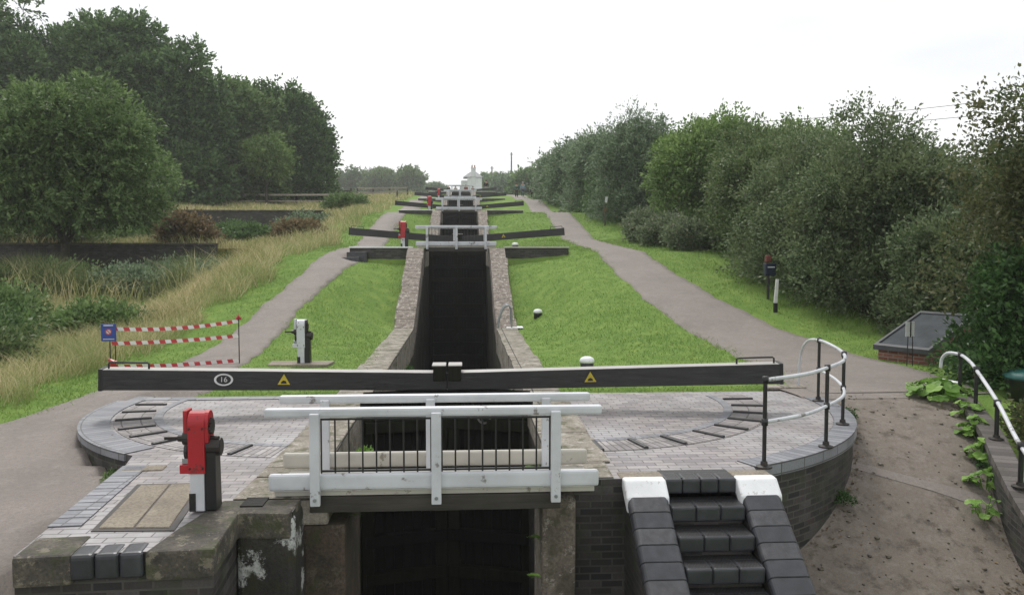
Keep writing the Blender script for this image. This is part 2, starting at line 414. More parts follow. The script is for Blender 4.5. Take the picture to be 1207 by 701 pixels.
def H(x, y):
    x = np.asarray(x, dtype=float); y = np.asarray(y, dtype=float)
    c = itp(y-1.2*(y > 20), _c); pr_ = itp(y, _r); pl = itp(y, _l); ml = itp(y, _m)
    a = smooth((np.abs(x)-1.8)/2.6)
    zr = c*(1-a)+pr_*a
    zr = zr + smooth((x-10)/6)*.25
    zl = c*(1-a)+pl*a
    b = smooth((-x-6.6)/4.6)
    zl = zl*(1-b)+ml*b
    z = np.where(x > 0, zr, zl)
    near = y < 13.25; rr = np.hypot(x-1.55, y-12.4)
    z = np.where(near & (x > 0), np.minimum(pr_, z)+smooth((rr-6.45)/.4)*np.maximum(0, -.12*(12.6-y)-pr_)*(x > 4), z)
    st = np.clip((y-28.3)/3.2, 0, 1)*(y < 31.55)
    z = np.where((np.abs(x) > 1.5) & (np.abs(x) < 5.2), z-.30*st*st*(1-smooth((np.abs(x)-3.9)/.8)), z)
    z = np.where(near & (x <= 0) & (x > -6.6), np.minimum(pl, z), z)
    for k, yb in enumerate(YB[:1]):
        for cx, R in ((-1.55, RL), (1.55, RR if k == 0 else RL)):
            d = np.hypot(x-cx, y-(yb+4.8)); ins = (d < R-.12) & (y < yb+5.7)
            z = np.where(ins, z-.3, z)
    z = np.where((y < 8.2) & (x > -3.35) & (x < 3.3), -2.4, z)
    return z
def h1(x, y): return float(H(x, y))

pathR = [(12.75, 5.2, 8.35), (13.6, 5.9, 8.7), (15, 6.15, 8.85), (17, 6.2, 8.7), (20, 5.85, 8.05), (23, 5.5, 7.45), (27, 5.3, 7.0), (31, 5.35, 6.95), (38, 5.6, 7.15), (50, 5.7, 7.2), (75, 6.1, 7.6), (103, 6.3, 7.9), (150, 5, 7), (290, 4, 6)]
pathL = [(-6, -9.5, -3.1), (5, -7.5, -3.2), (8, -7.0, -3.3), (10.5, -6.45, -3.5), (12, -6.05, -4.0), (13.4, -5.8, -4.0), (14.5, -5.65, -4.2), (17, -5.45, -4.35), (20, -5.35, -4.4), (23, -5.3, -4.4), (27, -5.1, -4.15), (30.5, -5.0, -3.8), (34, -4.9, -3.6), (40, -4.9, -3.75), (45, -5.0, -3.85), (65, -4.85, -3.7), (105, -4.85, -3.7), (150, -5, -3.6), (290, -5, -3.6)]
def edges(t, y): ys = [a[0] for a in t]; return np.interp(y, ys, [a[1] for a in t]), np.interp(y, ys, [a[2] for a in t])

# terrain sheet
def axis(fine_lo, fine_hi, step, lo, hi, g=1.12):
    a = list(np.arange(fine_lo, fine_hi+1e-6, step)); s = step
    while a[-1] < hi: s *= g; a.append(a[-1]+s)
    s = step
    while a[0] > lo: s *= g; a.insert(0, a[0]-s)
    return np.array(a)
xs = np.unique(np.round(np.concatenate([axis(-13.1, 13.1, .35, -420, 420), [-1.45, 1.45]]), 3))
ys = np.unique(np.round(np.concatenate([axis(4.0, 70, .35, -40, 900, 1.06), [8.15, 8.25, 38.9, 39.05, 39.25, 63.2, 62.5]]), 3))
X, Y = np.meshgrid(xs, ys); Z = H(X, Y)
for t, on in ((pathR, Y > 12.7), (pathL, Y > -6)):
    a, b = edges(t, Y); inside = (X > a+.1) & (X < b-.1) & on
    Z = np.where(inside, Z-.07, Z)
Z += (rng.random(Z.shape)-.5)*.03*(np.abs(X) > 1.9)*(Y > 13.5)
nx, ny = len(xs), len(ys)
V = np.stack([X, Y, Z], -1).reshape(-1, 3)
I, J = np.meshgrid(np.arange(nx-1), np.arange(ny-1))
F = np.stack([J*nx+I, J*nx+I+1, (J+1)*nx+I+1, (J+1)*nx+I], -1).reshape(-1, 4)
xc = (xs[:-1]+xs[1:])/2; yc = (ys[:-1]+ys[1:])/2
keep = ~((np.abs(xc)[None, :] < 1.45) & (yc[:, None] < 110))
F = F[keep.ravel()]
tag(mesh_np('ground', V, F, M['ground'], smooth=True), kind='structure')

def strip(name, t, mat, y0, y1, step, lift=.022, nxs=10):
    yy = [y0]
    while yy[-1] < y1: yy.append(yy[-1]+step*(1 if yy[-1] < 60 else 3))
    yy = np.array(yy); a, b = edges(t, yy)
    wob = np.array([.04*math.sin(y*2.1)+.03*math.sin(y*5.3+1) for y in yy])
    a = a+wob-.09; b = b-wob[::-1]+.09
    u = np.concatenate([[-.03], np.linspace(0, 1, nxs), [1.03]]); nxs += 2
    XX = a[:, None]*(1-u)+b[:, None]*u; YY = np.repeat(yy[:, None], nxs, 1)
    ZZ = H(XX, YY)+lift+.02*np.sin(np.clip(u, 0, 1)*PI)[None, :]; ZZ[:, 0] -= .12; ZZ[:, -1] -= .12
    V = np.stack([XX, YY, ZZ], -1).reshape(-1, 3); n = nxs
    i, j = np.meshgrid(np.arange(n-1), np.arange(len(yy)-1))
    F = np.stack([j*n+i, j*n+i+1, (j+1)*n+i+1, (j+1)*n+i], -1).reshape(-1, 4)
    return tag(mesh_np(name, V, F, mat, smooth=True), kind='structure')
strip('towpath', pathL, M['asphalt'], -6, 280, .35)
strip('footpath', pathR, M['asphalt'], 12.8, 280, .35)

# ramp round the right platform and asphalt apron
def polar_sheet(name, c, r0, r1, a0, a1, mat, zf, nr=10, na=40):
    r = np.linspace(r0, r1, nr); a = np.linspace(a0, a1, na)
    A, R_ = np.meshgrid(a, r, indexing='ij')
    XX = c[0]+R_*np.cos(A); YY = c[1]+R_*np.sin(A); ZZ = zf(XX, YY)
    V = np.stack([XX, YY, ZZ], -1).reshape(-1, 3)
    i, j = np.meshgrid(np.arange(nr-1), np.arange(na-1))
    F = np.stack([j*nr+i, j*nr+i+1, (j+1)*nr+i+1, (j+1)*nr+i], -1).reshape(-1, 4)
    return tag(mesh_np(name, V, F, mat, smooth=True), kind='structure')
rampz = lambda x, y: itp(y, _r)+.025
polar_sheet('ramp', CR, RR-.3, 6.32, math.radians(-85), math.radians(2), M['rampmat'], rampz)
polar_sheet('apron', CR, RR-.3, 7.2, math.radians(2), math.radians(14), M['asphalt'], lambda x, y: itp(y, _r)+.03, na=14)
for a in (-30, 1.6): polar_sheet('ramp_drain_course', CR, RR, 6.3, math.radians(a-1.1), math.radians(a+1.1), M['asphalt'], lambda x, y: rampz(x, y)+.005, na=8)

# water in each chamber
for k in range(5):
    y0 = -30 if k == 0 else YB[k-1]+4.9; y1 = YB[k]+4.7
    z = (ZK[k]-3.2) if k == 0 else ZK[k-1]-2.75
    mb = MB(); mb.box((0, (y0+y1)/2, z-.2), (2.98, y1-y0, .4)); o = mb.build('canal_water', M['water']); tag(o, kind='structure')
mb = MB(); mb.box((-28, 34.5, .38-.1), (28, 7.5, .2)); tag(mb.build('pond_water', M['water']), kind='structure')

# ------------------------------------------------------------------ lock walls
DIRN = {-1: 'left', 1: 'right'}
WLAB = ['nearest chamber, just past the big white-railed bridge', 'second chamber up the flight', 'third chamber up the flight', 'fourth chamber up the flight', 'fifth chamber near the hilltop']
for k in range(4):
    y0 = 8.75 if k == 0 else YB[k]-.25; y1 = YB[k+1]-.25
    yy = list(np.arange(y0, y1, .45))+[y1]
    for s in (-1, 1):
        xi = -1.30 if s < 0 else 1.16
        t = empty('lock_wall', (s*1.3, y0, ZK[k]))
        tag(t, f'dark mossy brick wall with pale coping on the {DIRN[s]} of the {WLAB[k]}', 'lock wall', 'walls of the lock chambers')
        def L(p): return (p[0]-s*1.3, p[1]-y0, p[2]-ZK[k])
        mb = MB()
        for a, b in zip(yy[:-1], yy[1:]):
            za, zb = float(itp(a, _c))-.22, float(itp(b, _c))-.22; zl = ZK[k]-5.2
            xw = xi+s*.02
            q = [(xw, a, zl), (xw, b, zl), (xw, b, zb), (xw, a, za)]
            uv = [(a, zl), (b, zl), (b, zb), (a, za)]
            if s > 0: q, uv = q[::-1], uv[::-1]
            mb.poly([L(p) for p in q], 0, uv)
        mb.build('brickwork', M['chamber'], t)
        for nm, lo, hi, mat in (('coping', y0, min(YB[k]+16.75, y1), 'copingA'), ('sloping_coping', YB[k]+16.75, y1, 'copingB')):
            w = .60
            mb = MB(); cuts = np.arange(lo, hi-.3, .62 if nm != 'coping' else 1.15); cuts = list(cuts)+[hi]
            for a, b in zip(cuts[:-1], cuts[1:]):
                b -= .012; za, zb = float(itp(a, _c))+.03+random.uniform(-.008, .008), float(itp(b, _c))+.03
                j = random.uniform(-.012, .012); x0, x1 = xi+s*j, xi+s*(w+random.uniform(-.03, .03)); bb = len(mb.v)
                for x in (x0, x1):
                    for yv, z in ((a, za), (b, zb)):
                        mb.v += [L((x, yv, z-.75)), L((x, yv, z))]
                for f in ((0, 1, 3, 2), (4, 6, 7, 5), (1, 5, 7, 3), (0, 2, 6, 4), (0, 4, 5, 1), (2, 3, 7, 6)): mb.face([bb+i for i in f])
            mb.build(nm, M[mat], t, bevel=.03)
# plants growing from the chamber walls are added with the foliage

# ------------------------------------------------------------------ platforms
def arc(c, R, a0, a1, n): return [(c[0]+R*math.cos(math.radians(a0+(a1-a0)*i/n)), c[1]+R*math.sin(math.radians(a0+(a1-a0)*i/n))) for i in range(n+1)]
def grips(mb_parent, c, r0, r1, angs, mat):
    for a in angs:
        a = math.radians(a); rm = (r0+r1)/2
        g = MB(); g.box((c[0]+rm*math.cos(a), c[1]+rm*math.sin(a), 0.014), (r1-r0, .058, .036), rz=a)
        g.build('foot_grip', mat, mb_parent, bevel=.012)

# left platform beside the near gate
P = empty('lock_platform', (0, 0, 0))
tag(P, 'grey brick platform with curved edge and foot grips, left of the near gate', 'platform', 'brick platforms beside the gates')
out = [(-3.24, 6.30), (-1.78, 6.37), (-1.84, 7.26), (-1.35, 7.26), (-1.35, 8.7), (-1.32, 8.72), (-1.32, 13.2), (-5.08, 13.2)] + arc(CL, RL, 168, 236, 26) + [(-3.48, 8.95)]
mb = MB(); mb.prism(out, -4.2, 0, 0, 1); mb.build('brick_body', [M['paving'], M['wallbrick']], P)
mb = MB(); mb.ring(CL, RL-.36, RL+.025, math.radians(166), math.radians(234), -.075, .012, 40); mb.build('edge_course', M['curb'], P)
mb = MB(); mb.ring(CL, 2.72, 3.22, math.radians(168), math.radians(262), -.02, .006, 44); mb.build('radial_course', M['grip'], P)
mb = MB(); mb.ring(CL, 2.60, 2.715, math.radians(168), math.radians(262), -.02, .009, 44); mb.build('inner_course', M['curb'], P)
grips(P, CL, 2.74, 3.20, (178, 188.5, 199.5, 211, 221, 231.5, 243, 253), M['black_timber'])
# left edge course of blue pavers along the towpath side
mb = MB(); y = 6.95
while y < 8.75:
    t_ = (y-6.3)/(8.95-6.3); x0 = -3.24-.24*t_
    mb.box((x0+.115, y+.11, -.03), (.27, .205, .09), rz=.08); y += .22
mb.build('edge_paver', M['curb'], P, bevel=.012)
mb = MB(); mb.box((-3.22, 8.80, -.035), (.42, .19, .10), rz=.08); mb.build('yellow_paver', M['slab'], P, bevel=.015)
# front capping stones and bullnose bricks
mb = MB(); mb.box((-3.03, 6.47, -.105), (.42, .46, .235), rz=.09); mb.build('front_cap', M['capstone'], P, bevel=.028, seg=2)
for i in range(3):
    mb = MB(); mb.box((-2.74+i*.178, 6.385+i*.016, -.092), (.176, .25, .20), rz=.09); mb.build('bullnose_brick', M['bullnose'], P, bevel=.04, seg=3)
mb = MB(); mb.prism([(-2.27, 6.30), (-1.76, 6.33), (-1.81, 7.20), (-1.36, 7.17), (-1.34, 7.60), (-2.05, 7.60), (-2.2, 6.85)], -.22, .014); mb.build('corner_stone', M['capstone'], P, bevel=.024, seg=2)
for a_, b_ in ((0, .485), (.515, 1)):
    def qd(u, v): 
        p = [(-2.86, 6.88), (-2.28, 6.86), (-2.44, 8.16), (-3.0, 8.14)]
        return tuple((p[0][i]*(1-u)+p[1][i]*u)*(1-v)+(p[3][i]*(1-u)+p[2][i]*u)*v for i in (0, 1))
    mb = MB(); mb.prism([qd(a_, 0), qd(b_, 0), qd(b_, 1), qd(a_, 1)], -.05, .02); mb.build('cover_slab', M['slab'], P, bevel=.012)
mb = MB(); mb.prism([(-2.90, 6.82), (-2.22, 6.80), (-2.38, 8.22), (-3.06, 8.20)], -.04, .008); mb.build('slab_frame', M['iron'], P)
# coping of the gate approach, left
mb = MB()
for i, (a, b) in enumerate(((7.62, 8.35), (8.37, 9.5), (9.52, 10.7), (10.72, 11.9), (11.92, 13.2))):
    mb.prism([(-1.98+.03*i, a), (-1.10-.2*(a > 8.3), a), (-1.10-.2*(a > 8.3), b), (-1.98+.03*i+.03, b)], -.25, .02+.004*(i % 2))
mb.build('coping', M['copingA'], P, bevel=.03, seg=2)
mb = MB(); mb.box((-1.585, 7.62, -.66), (.51, .84, 1.26)); mb.build('quoin_stone', M['lichen'], P, bevel=.09, seg=4)
mb = MB(); mb.box((-1.595, 7.64, -2.7), (.51, .84, 2.8)); mb.build('quoin_stone', M['lichen'], P, bevel=.07, seg=3)

# right platform with steps in front
Q = empty('lock_platform', (0, 0, 0))
tag(Q, 'grey brick platform with round dark retaining wall, right of the near gate behind the steps', 'platform', 'brick platforms beside the gates')
out = [(1.12, 8.14), (3.22, 8.14)] + arc(CR, RR, -66, 10.5, 40) + [(1.12, 13.2)]
mb = MB(); mb.prism(out, -4.2, 0, 0, 1); mb.build('brick_body', [M['paving'], M['wallbrick']], Q)
mb = MB(); mb.ring(CR, RR-.25, RR+.04, math.radians(-66), math.radians(10.5), -.13, .012, 90); mb.build('edge_course', M['curb'], Q, bevel=0)
mb = MB(); mb.ring(CR, 2.65, 3.14, math.radians(-92), math.radians(9), -.02, .006, 50); mb.build('radial_course', M['grip'], Q)
mb = MB(); mb.ring(CR, 2.53, 2.645, math.radians(-92), math.radians(9), -.02, .009, 50); mb.build('inner_course', M['curb'], Q)
grips(Q, CR, 2.66, 3.13, (1, -10, -21, -32, -43, -54, -66, -76, -86), M['black_timber'])
mb = MB()
for i, (a, b) in enumerate(((8.15, 9.2), (9.22, 10.3), (10.32, 11.5), (11.52, 13.2))):
    mb.prism([(1.10, a), (1.70+.03*i, a), (1.72+.03*i, b), (1.10, b)], -.25, .02+.004*(i % 2))
mb.build('coping', M['copingA'], Q, bevel=.03)
for x0, x1 in ((1.76, 2.21), (2.93, 3.34)):
    mb = MB(); mb.box(((x0+x1)/2, 8.25, -.02), (x1-x0, .2, .06)); mb.build('sand_paver', M['slab'], Q, bevel=.012)
mb = MB(); mb.box((-2.9, 13.0, -.0), (3.9, .22, .03)); mb.build('edge_course', M['curb'], P, bevel=.008)

# throat piers under the bridge
mb = MB(); mb.box((-1.145, 8.19, -2.62), (.40, 1.1, 4.74)); o = mb.build('throat_pier', M['fender'], bevel=.04); tag(o, 'brown algae-stained pillar under the left end of the near bridge', 'pillar')
mb = MB(); mb.box((1.10, 8.28, -2.6), (.34, .85, 5.0)); o = mb.build('throat_pier', M['palepillar'], bevel=.05); tag(o, 'pale streaked stone pillar under the right end of the near bridge', 'pillar')

# steps
S = empty('brick_steps', (2.57, 8.14, 0)); tag(S, 'dark blue brick steps with two white-capped side walls leading down from platform', 'steps')
for k in range(8):
    zt = -.2*k+.006; yf = 8.12-.28*k
    bl = []
    n = 4 if k == 0 else 3
    w = .74/n; e = MB(); f_ = MB()
    for i in range(n):
        e.box((2.2+w*(i+.5)-2.57, yf-.06+.12-8.14+.0, zt-.075), (w-.004, .24, .15), top=1)
    e.build('nosing', [M['bullnose'], M['tread']], S, bevel=.026, seg=3)
    mb = MB(); mb.box((0, yf+.16-8.14, zt-.03), (.735, .30, .05)); mb.build('tread', M['tread'], S)
    mb = MB(); mb.box((0, yf+.15-8.14, zt-.6), (.73, .26, 1.0)); mb.build('riser', M['wallbrick'], S)
for x0, x1, capw in ((1.79, 2.195, 0), (2.945, 3.34, 1)):
    W = x1-x0; xm = (x0+x1)/2-2.57
    mb = MB(); mb.yprof([(-2.3, -4), (0, -4), (0, -.06), (-.02, -.06), (-2.3, -.06-.20/.28*2.28)], xm-W/2+.02, xm+W/2-.02); mb.build('side_wall', M['wallbrick'], S)
    sl = math.atan2(.20, .28); Lb = .185
    for i in range(13):
        d0 = .30+i*Lb
        yy_ = -.0-d0*math.cos(sl); zz = .015-d0*math.sin(sl)
        mb = MB(); rr_ = .055; hw = W/2+random.uniform(-.003, .003); cs = [(-hw, -.09)]+[(-hw+rr_-rr_*math.cos(t), -rr_+rr_*math.sin(t)) for t in np.linspace(0, PI/2, 5)]+[(hw-rr_+rr_*math.sin(t), -rr_+rr_*math.cos(t)) for t in np.linspace(0, PI/2, 5)]+[(hw, -.09)]
        T_ = Matrix.Translation((xm, yy_-Lb/2*math.cos(sl), zz-Lb/2*math.sin(sl)+.045)) @ Matrix.Rotation(sl, 4, 'X'); nc = len(cs); hl = (Lb-.006)/2
        for e_ in (-hl, hl): mb.v += [tuple(T_ @ Vector((x_, e_, z_))) for x_, z_ in cs]
        mb.face(range(nc)); mb.face(range(nc, 2*nc))
        for q_ in range(nc): mb.face((q_, (q_+1) % nc, nc+(q_+1) % nc, nc+q_))
        mb.build('coping_brick', M['bullnose2'] if (i*3+capw*2) % 5 < 2 else M['bullnose'], S, bevel=.006, seg=1)
    mb = MB(); prof = [(-.25, -.29), (.03, -.10), (.03, .012), (-.10, .012), (-.26, -.13)]
    mb.yprof(prof, xm-W/2-.012, xm+W/2+.012); mb.build('white_cap', M['white_cap'], S, bevel=.03, seg=3)

# curved handrail on the right platform
def cr_pts(pts, n=8):
    P_ = [Vector(p) for p in pts]; out = []
    for i in range(len(P_)-1):
        a = P_[max(i-1, 0)]; b = P_[i]; c = P_[i+1]; d = P_[min(i+2, len(P_)-1)]
        for j in range(n):
            t = j/n
            out.append(.5*((2*b)+(c-a)*t+(2*a-5*b+4*c-d)*t*t+(3*b-a-3*c+d)*t**3))
    out.append(P_[-1]); return out
R_ = empty('curved_handrail', (3.36, 8.43, 0)); tag(R_, 'curved white tubular handrail on black posts standing on round brick platform', 'handrail')
rel = Vector((3.36, 8.43, 0))
posts = [(3.36, 8.43), (4.42, 9.28), (5.20, 10.5), (5.62, 12.2)]
for i, (x, y) in enumerate(posts):
    mb = MB(); mb.tube([Vector((x, y, .0))-rel, Vector((x, y, .97))-rel], .022, 10); p = mb.build('post', M['black'], R_, smooth=False)
    mb = MB(); mb.lathe([(.085, 0), (.085, .018), (.04, .03), (.035, .07)], Vector((x, y, .01))-rel, 12); mb.build('flange', M['iron'], p)
    for z in (.5, .95):
        mb = MB(); mb.lathe([(.02, -.04), (.035, -.036), (.035, .036), (.02, .04)], Vector((x, y, z))-rel, 10); mb.build('collar', M['black'], p, smooth=True)
top = cr_pts([(3.36, 8.43, .95), (3.95, 8.80, .95), (4.42, 9.28, .95), (4.88, 9.85, .95), (5.20, 10.5, .95), (5.45, 11.3, .95), (5.62, 12.2, .95), (5.74, 12.9, .86), (5.80, 13.3, .6), (5.82, 13.45, 0)], 7)
mb = MB(); mb.tube([p-rel for p in top], .022, 10); mb.build('top_rail', M['white'], R_, smooth=True)
mid = cr_pts([(3.36, 8.43, .50), (3.95, 8.80, .50), (4.42, 9.28, .50), (4.88, 9.85, .50), (5.20, 10.5, .50), (5.45, 11.3, .50), (5.62, 12.2, .5)], 7)
mb = MB(); mb.tube([p-rel for p in mid], .021, 10); mb.build('lower_rail', M['white'], R_, smooth=True)
mb = MB(); mb.prism([(5.2, 13.25), (5.9, 13.27), (5.95, 13.6), (5.25, 13.55)], -.1, .05); o = mb.build('paving_slab', M['copingA'], bevel=.015); tag(o, 'pale paving slab on the ground by the far foot of the curved handrail', 'slab')

# wall and handrail on the right of the ramp
WP = [(8.0, 13.4), (8.1, 12.9), (7.95, 12.2), (7.68, 11.5), (7.27, 10.5), (6.80, 9.5), (6.5, 8.7), (6.35, 8.0), (6.25, 7.2)]
WZ = [.14, .12, .06, -.01, -.12, -.27, -.50, -.78, -1.1]
wc = cr_pts([(p[0], p[1], z) for p, z in zip(WP[1:], WZ[1:])], 5)
W = empty('ramp_wall', (7.9, 12.9, 0)); tag(W, 'low curved dark brick wall with flat top along right edge of ramp', 'wall'); rel = Vector((7.9, 12.9, 0))
mb = MB(); cap = MB(); Lu = 0
for i in range(len(wc)-1):
    p, q = wc[i], wc[i+1]; d = (q-p).length
    n = Vector((-(q-p).y, (q-p).x, 0)).normalized()
    n0 = Vector((-(wc[min(i+1, len(wc)-1)]-wc[max(i-1, 0)]).y, (wc[min(i+1, len(wc)-1)]-wc[max(i-1, 0)]).x, 0)).normalized()
    n2 = Vector((-(wc[min(i+2, len(wc)-1)]-wc[i]).y, (wc[min(i+2, len(wc)-1)]-wc[i]).x, 0)).normalized()
    for sgn in (1, -1):
        a = p+n0*.115*sgn; b = q+n2*.115*sgn
        qd_ = [(a.x, a.y, p.z-1.6), (b.x, b.y, q.z-1.6), (b.x, b.y, q.z-.08), (a.x, a.y, p.z-.08)]
        uv = [(Lu, p.z-1.6), (Lu+d, q.z-1.6), (Lu+d, q.z), (Lu, p.z)]
        if sgn < 0: qd_, uv = qd_[::-1], uv[::-1]
        mb.poly([Vector(v)-rel for v in qd_], 0, uv)
    b0 = len(cap.v)
    for pt, nn in ((p, n0), (q, n2)):
        for sg in (.135, -.135):
            for dz in (-.1, 0): cap.v.append(tuple(pt+nn*sg+Vector((0, 0, dz))-rel))
    cap.face((b0+1, b0+3, b0+7, b0+5), 0, [(Lu, 0), (Lu, .27), (Lu+d, .27), (Lu+d, 0)])
    cap.face((b0, b0+1, b0+5, b0+4), 0, [(Lu, 0), (Lu, .1), (Lu+d, .1), (Lu+d, 0)])
    cap.face((b0+2, b0+6, b0+7, b0+3), 0, [(Lu, 0), (Lu+d, 0), (Lu+d, .1), (Lu, .1)])
    Lu += d
mb.build('brickwork', M['wallbrick'], W)
M['capbrick'] = m_brick('wall top brick', [(.07, .06, .056), (.11, .095, .088), (.16, .14, .13)], (.06, .055, .048), .115, .4, .008, .6, stain=(.05, .045, .03), stain_amt=.7, off=0)
cap.build('brick_top', M['capbrick'], W)
mb = MB(); mb.box(Vector((8.10, 13.02, .11))-rel, (.34, .42, .14), rz=.2); mb.build('end_stone', M['white_cap'], W, bevel=.025)
G2 = empty('ramp_handrail', (7.9, 12.6, 0)); tag(G2, 'white curved handrail with hooked end on black posts along ramp wall', 'handrail'); rel = Vector((7.9, 12.6, 0))
for i, (x, y, z) in enumerate(((8.0, 12.4, .08), (7.68, 11.5, -.01), (7.16, 10.25, -.16), (6.58, 8.95, -.41))):
    mb = MB(); mb.tube([Vector((x, y, z))-rel, Vector((x, y, z+(.60 if i < 2 else .47)))-rel], .028, 10); p = mb.build('post', M['black'], G2)
    mb = MB(); mb.lathe([(.09, 0), (.09, .018), (.045, .03), (.04, .06)], Vector((x, y, z))-rel, 12); mb.build('flange', M['iron'], p)
    mb = MB(); mb.lathe([(.025, -.05), (.045, -.045), (.045, .045), (.025, .05)], Vector((x, y, z+(.59 if i < 2 else .48)))-rel, 10); mb.build('collar', M['black'], p, smooth=True)
hr = cr_pts([(7.92, 12.8, .42), (7.93, 12.78, .58), (7.96, 12.66, .68), (8.0, 12.4, .68), (7.86, 11.95, .64), (7.68, 11.5, .57), (7.16, 10.25, .34), (6.58, 8.95, .06), (6.35, 8.0, -.25)], 7)
mb = MB(); mb.tube([p-rel for p in hr], .026, 10); mb.build('top_rail', M['white'], G2, smooth=True)

# ------------------------------------------------------------------ footbridges
def make_bridge(full):
    B = empty('footbridge', (0, 0, 0))
    for nm, y, xl, xr, zr, mats in (('near_railing', 0, -1.66, 1.47, .82, M['white']), ('far_railing', .8, -1.70, 1.48, .80, M['white'])):
        mb = MB(); mb.box(((xl+xr)/2, y, zr), (xr-xl, .10, .085)); r = mb.build('handrail', mats, B, bevel=.022, seg=2)
        for x in ((-1.2, -.085, 1.03) if y == 0 else (-1.24, -.17, 1.02)):
            mb = MB(); lo = -.04 if y == 0 else .02
            mb.box((x, y-.062 if y == 0 else y-.055, (zr+lo)/2), (.092, .055, zr-lo)); p = mb.build('post', M['white'], B, bevel=.01)
            if y == 0:
                mb = MB(); mb.tube([(x, y-.10, .02), (x, y-.085, .02)], .018, 6); mb.build('bolt', M['galv'], p)
        mb = MB(); mb.box(((xl+xr)/2, y, .17), (xr-xl-.05, .07, .16)); mb.build('kickboard', M['white'] if y == 0 else M['white_old'], B, bevel=.035, seg=3)
        if y == 0 and full:
            mb = MB()
            for z in (.27, .755):
                for a, b in ((-1.15, -.135), (-.035, .98)):
                    mb.box(((a+b)/2, .0, z), (b-a, .02, .018))
            mb.build('baluster_frame', M['black'], B)
            for a, b in ((-1.15, -.135), (-.035, .98)):
                for i in range(9):
                    x = a+(b-a)*i/8; mb = MB(); mb.tube([(x, 0, .24), (x, 0, .765)], .0085, 6); mb.build('baluster', M['black'], B)
    mb = MB()
    for i in range(4): mb.box((-.09, .11+i*.19, .055), (3.0, .175, .05))
    mb.build('deck', M['white_old'], B, bevel=.006)
    mb = MB(); mb.box((-.09, .06, -.05), (2.35, .12, .15)); mb.box((-.09, .72, -.05), (2.35, .12, .15)); mb.build('bearer', M['bearer'], B, bevel=.01)
    return B
BG = 'white footbridges over the lock'
b0 = make_bridge(True); b0.location = (0, YB[0], 0)
tag(b0, 'large white timber footbridge with thin black balusters, nearest over the lock', 'footbridge', BG)
bn = ['second white footbridge, crossing where the nearest chamber ends', 'third white footbridge, above the second chamber', 'small white footbridge fourth up the flight', 'tiny white footbridge topmost near the cottage']
for k in range(1, 5):
    c = copy_tree(b0); c.location = (0, YB[k], ZK[k]+.03); tag(c, bn[k-1], 'footbridge', BG)

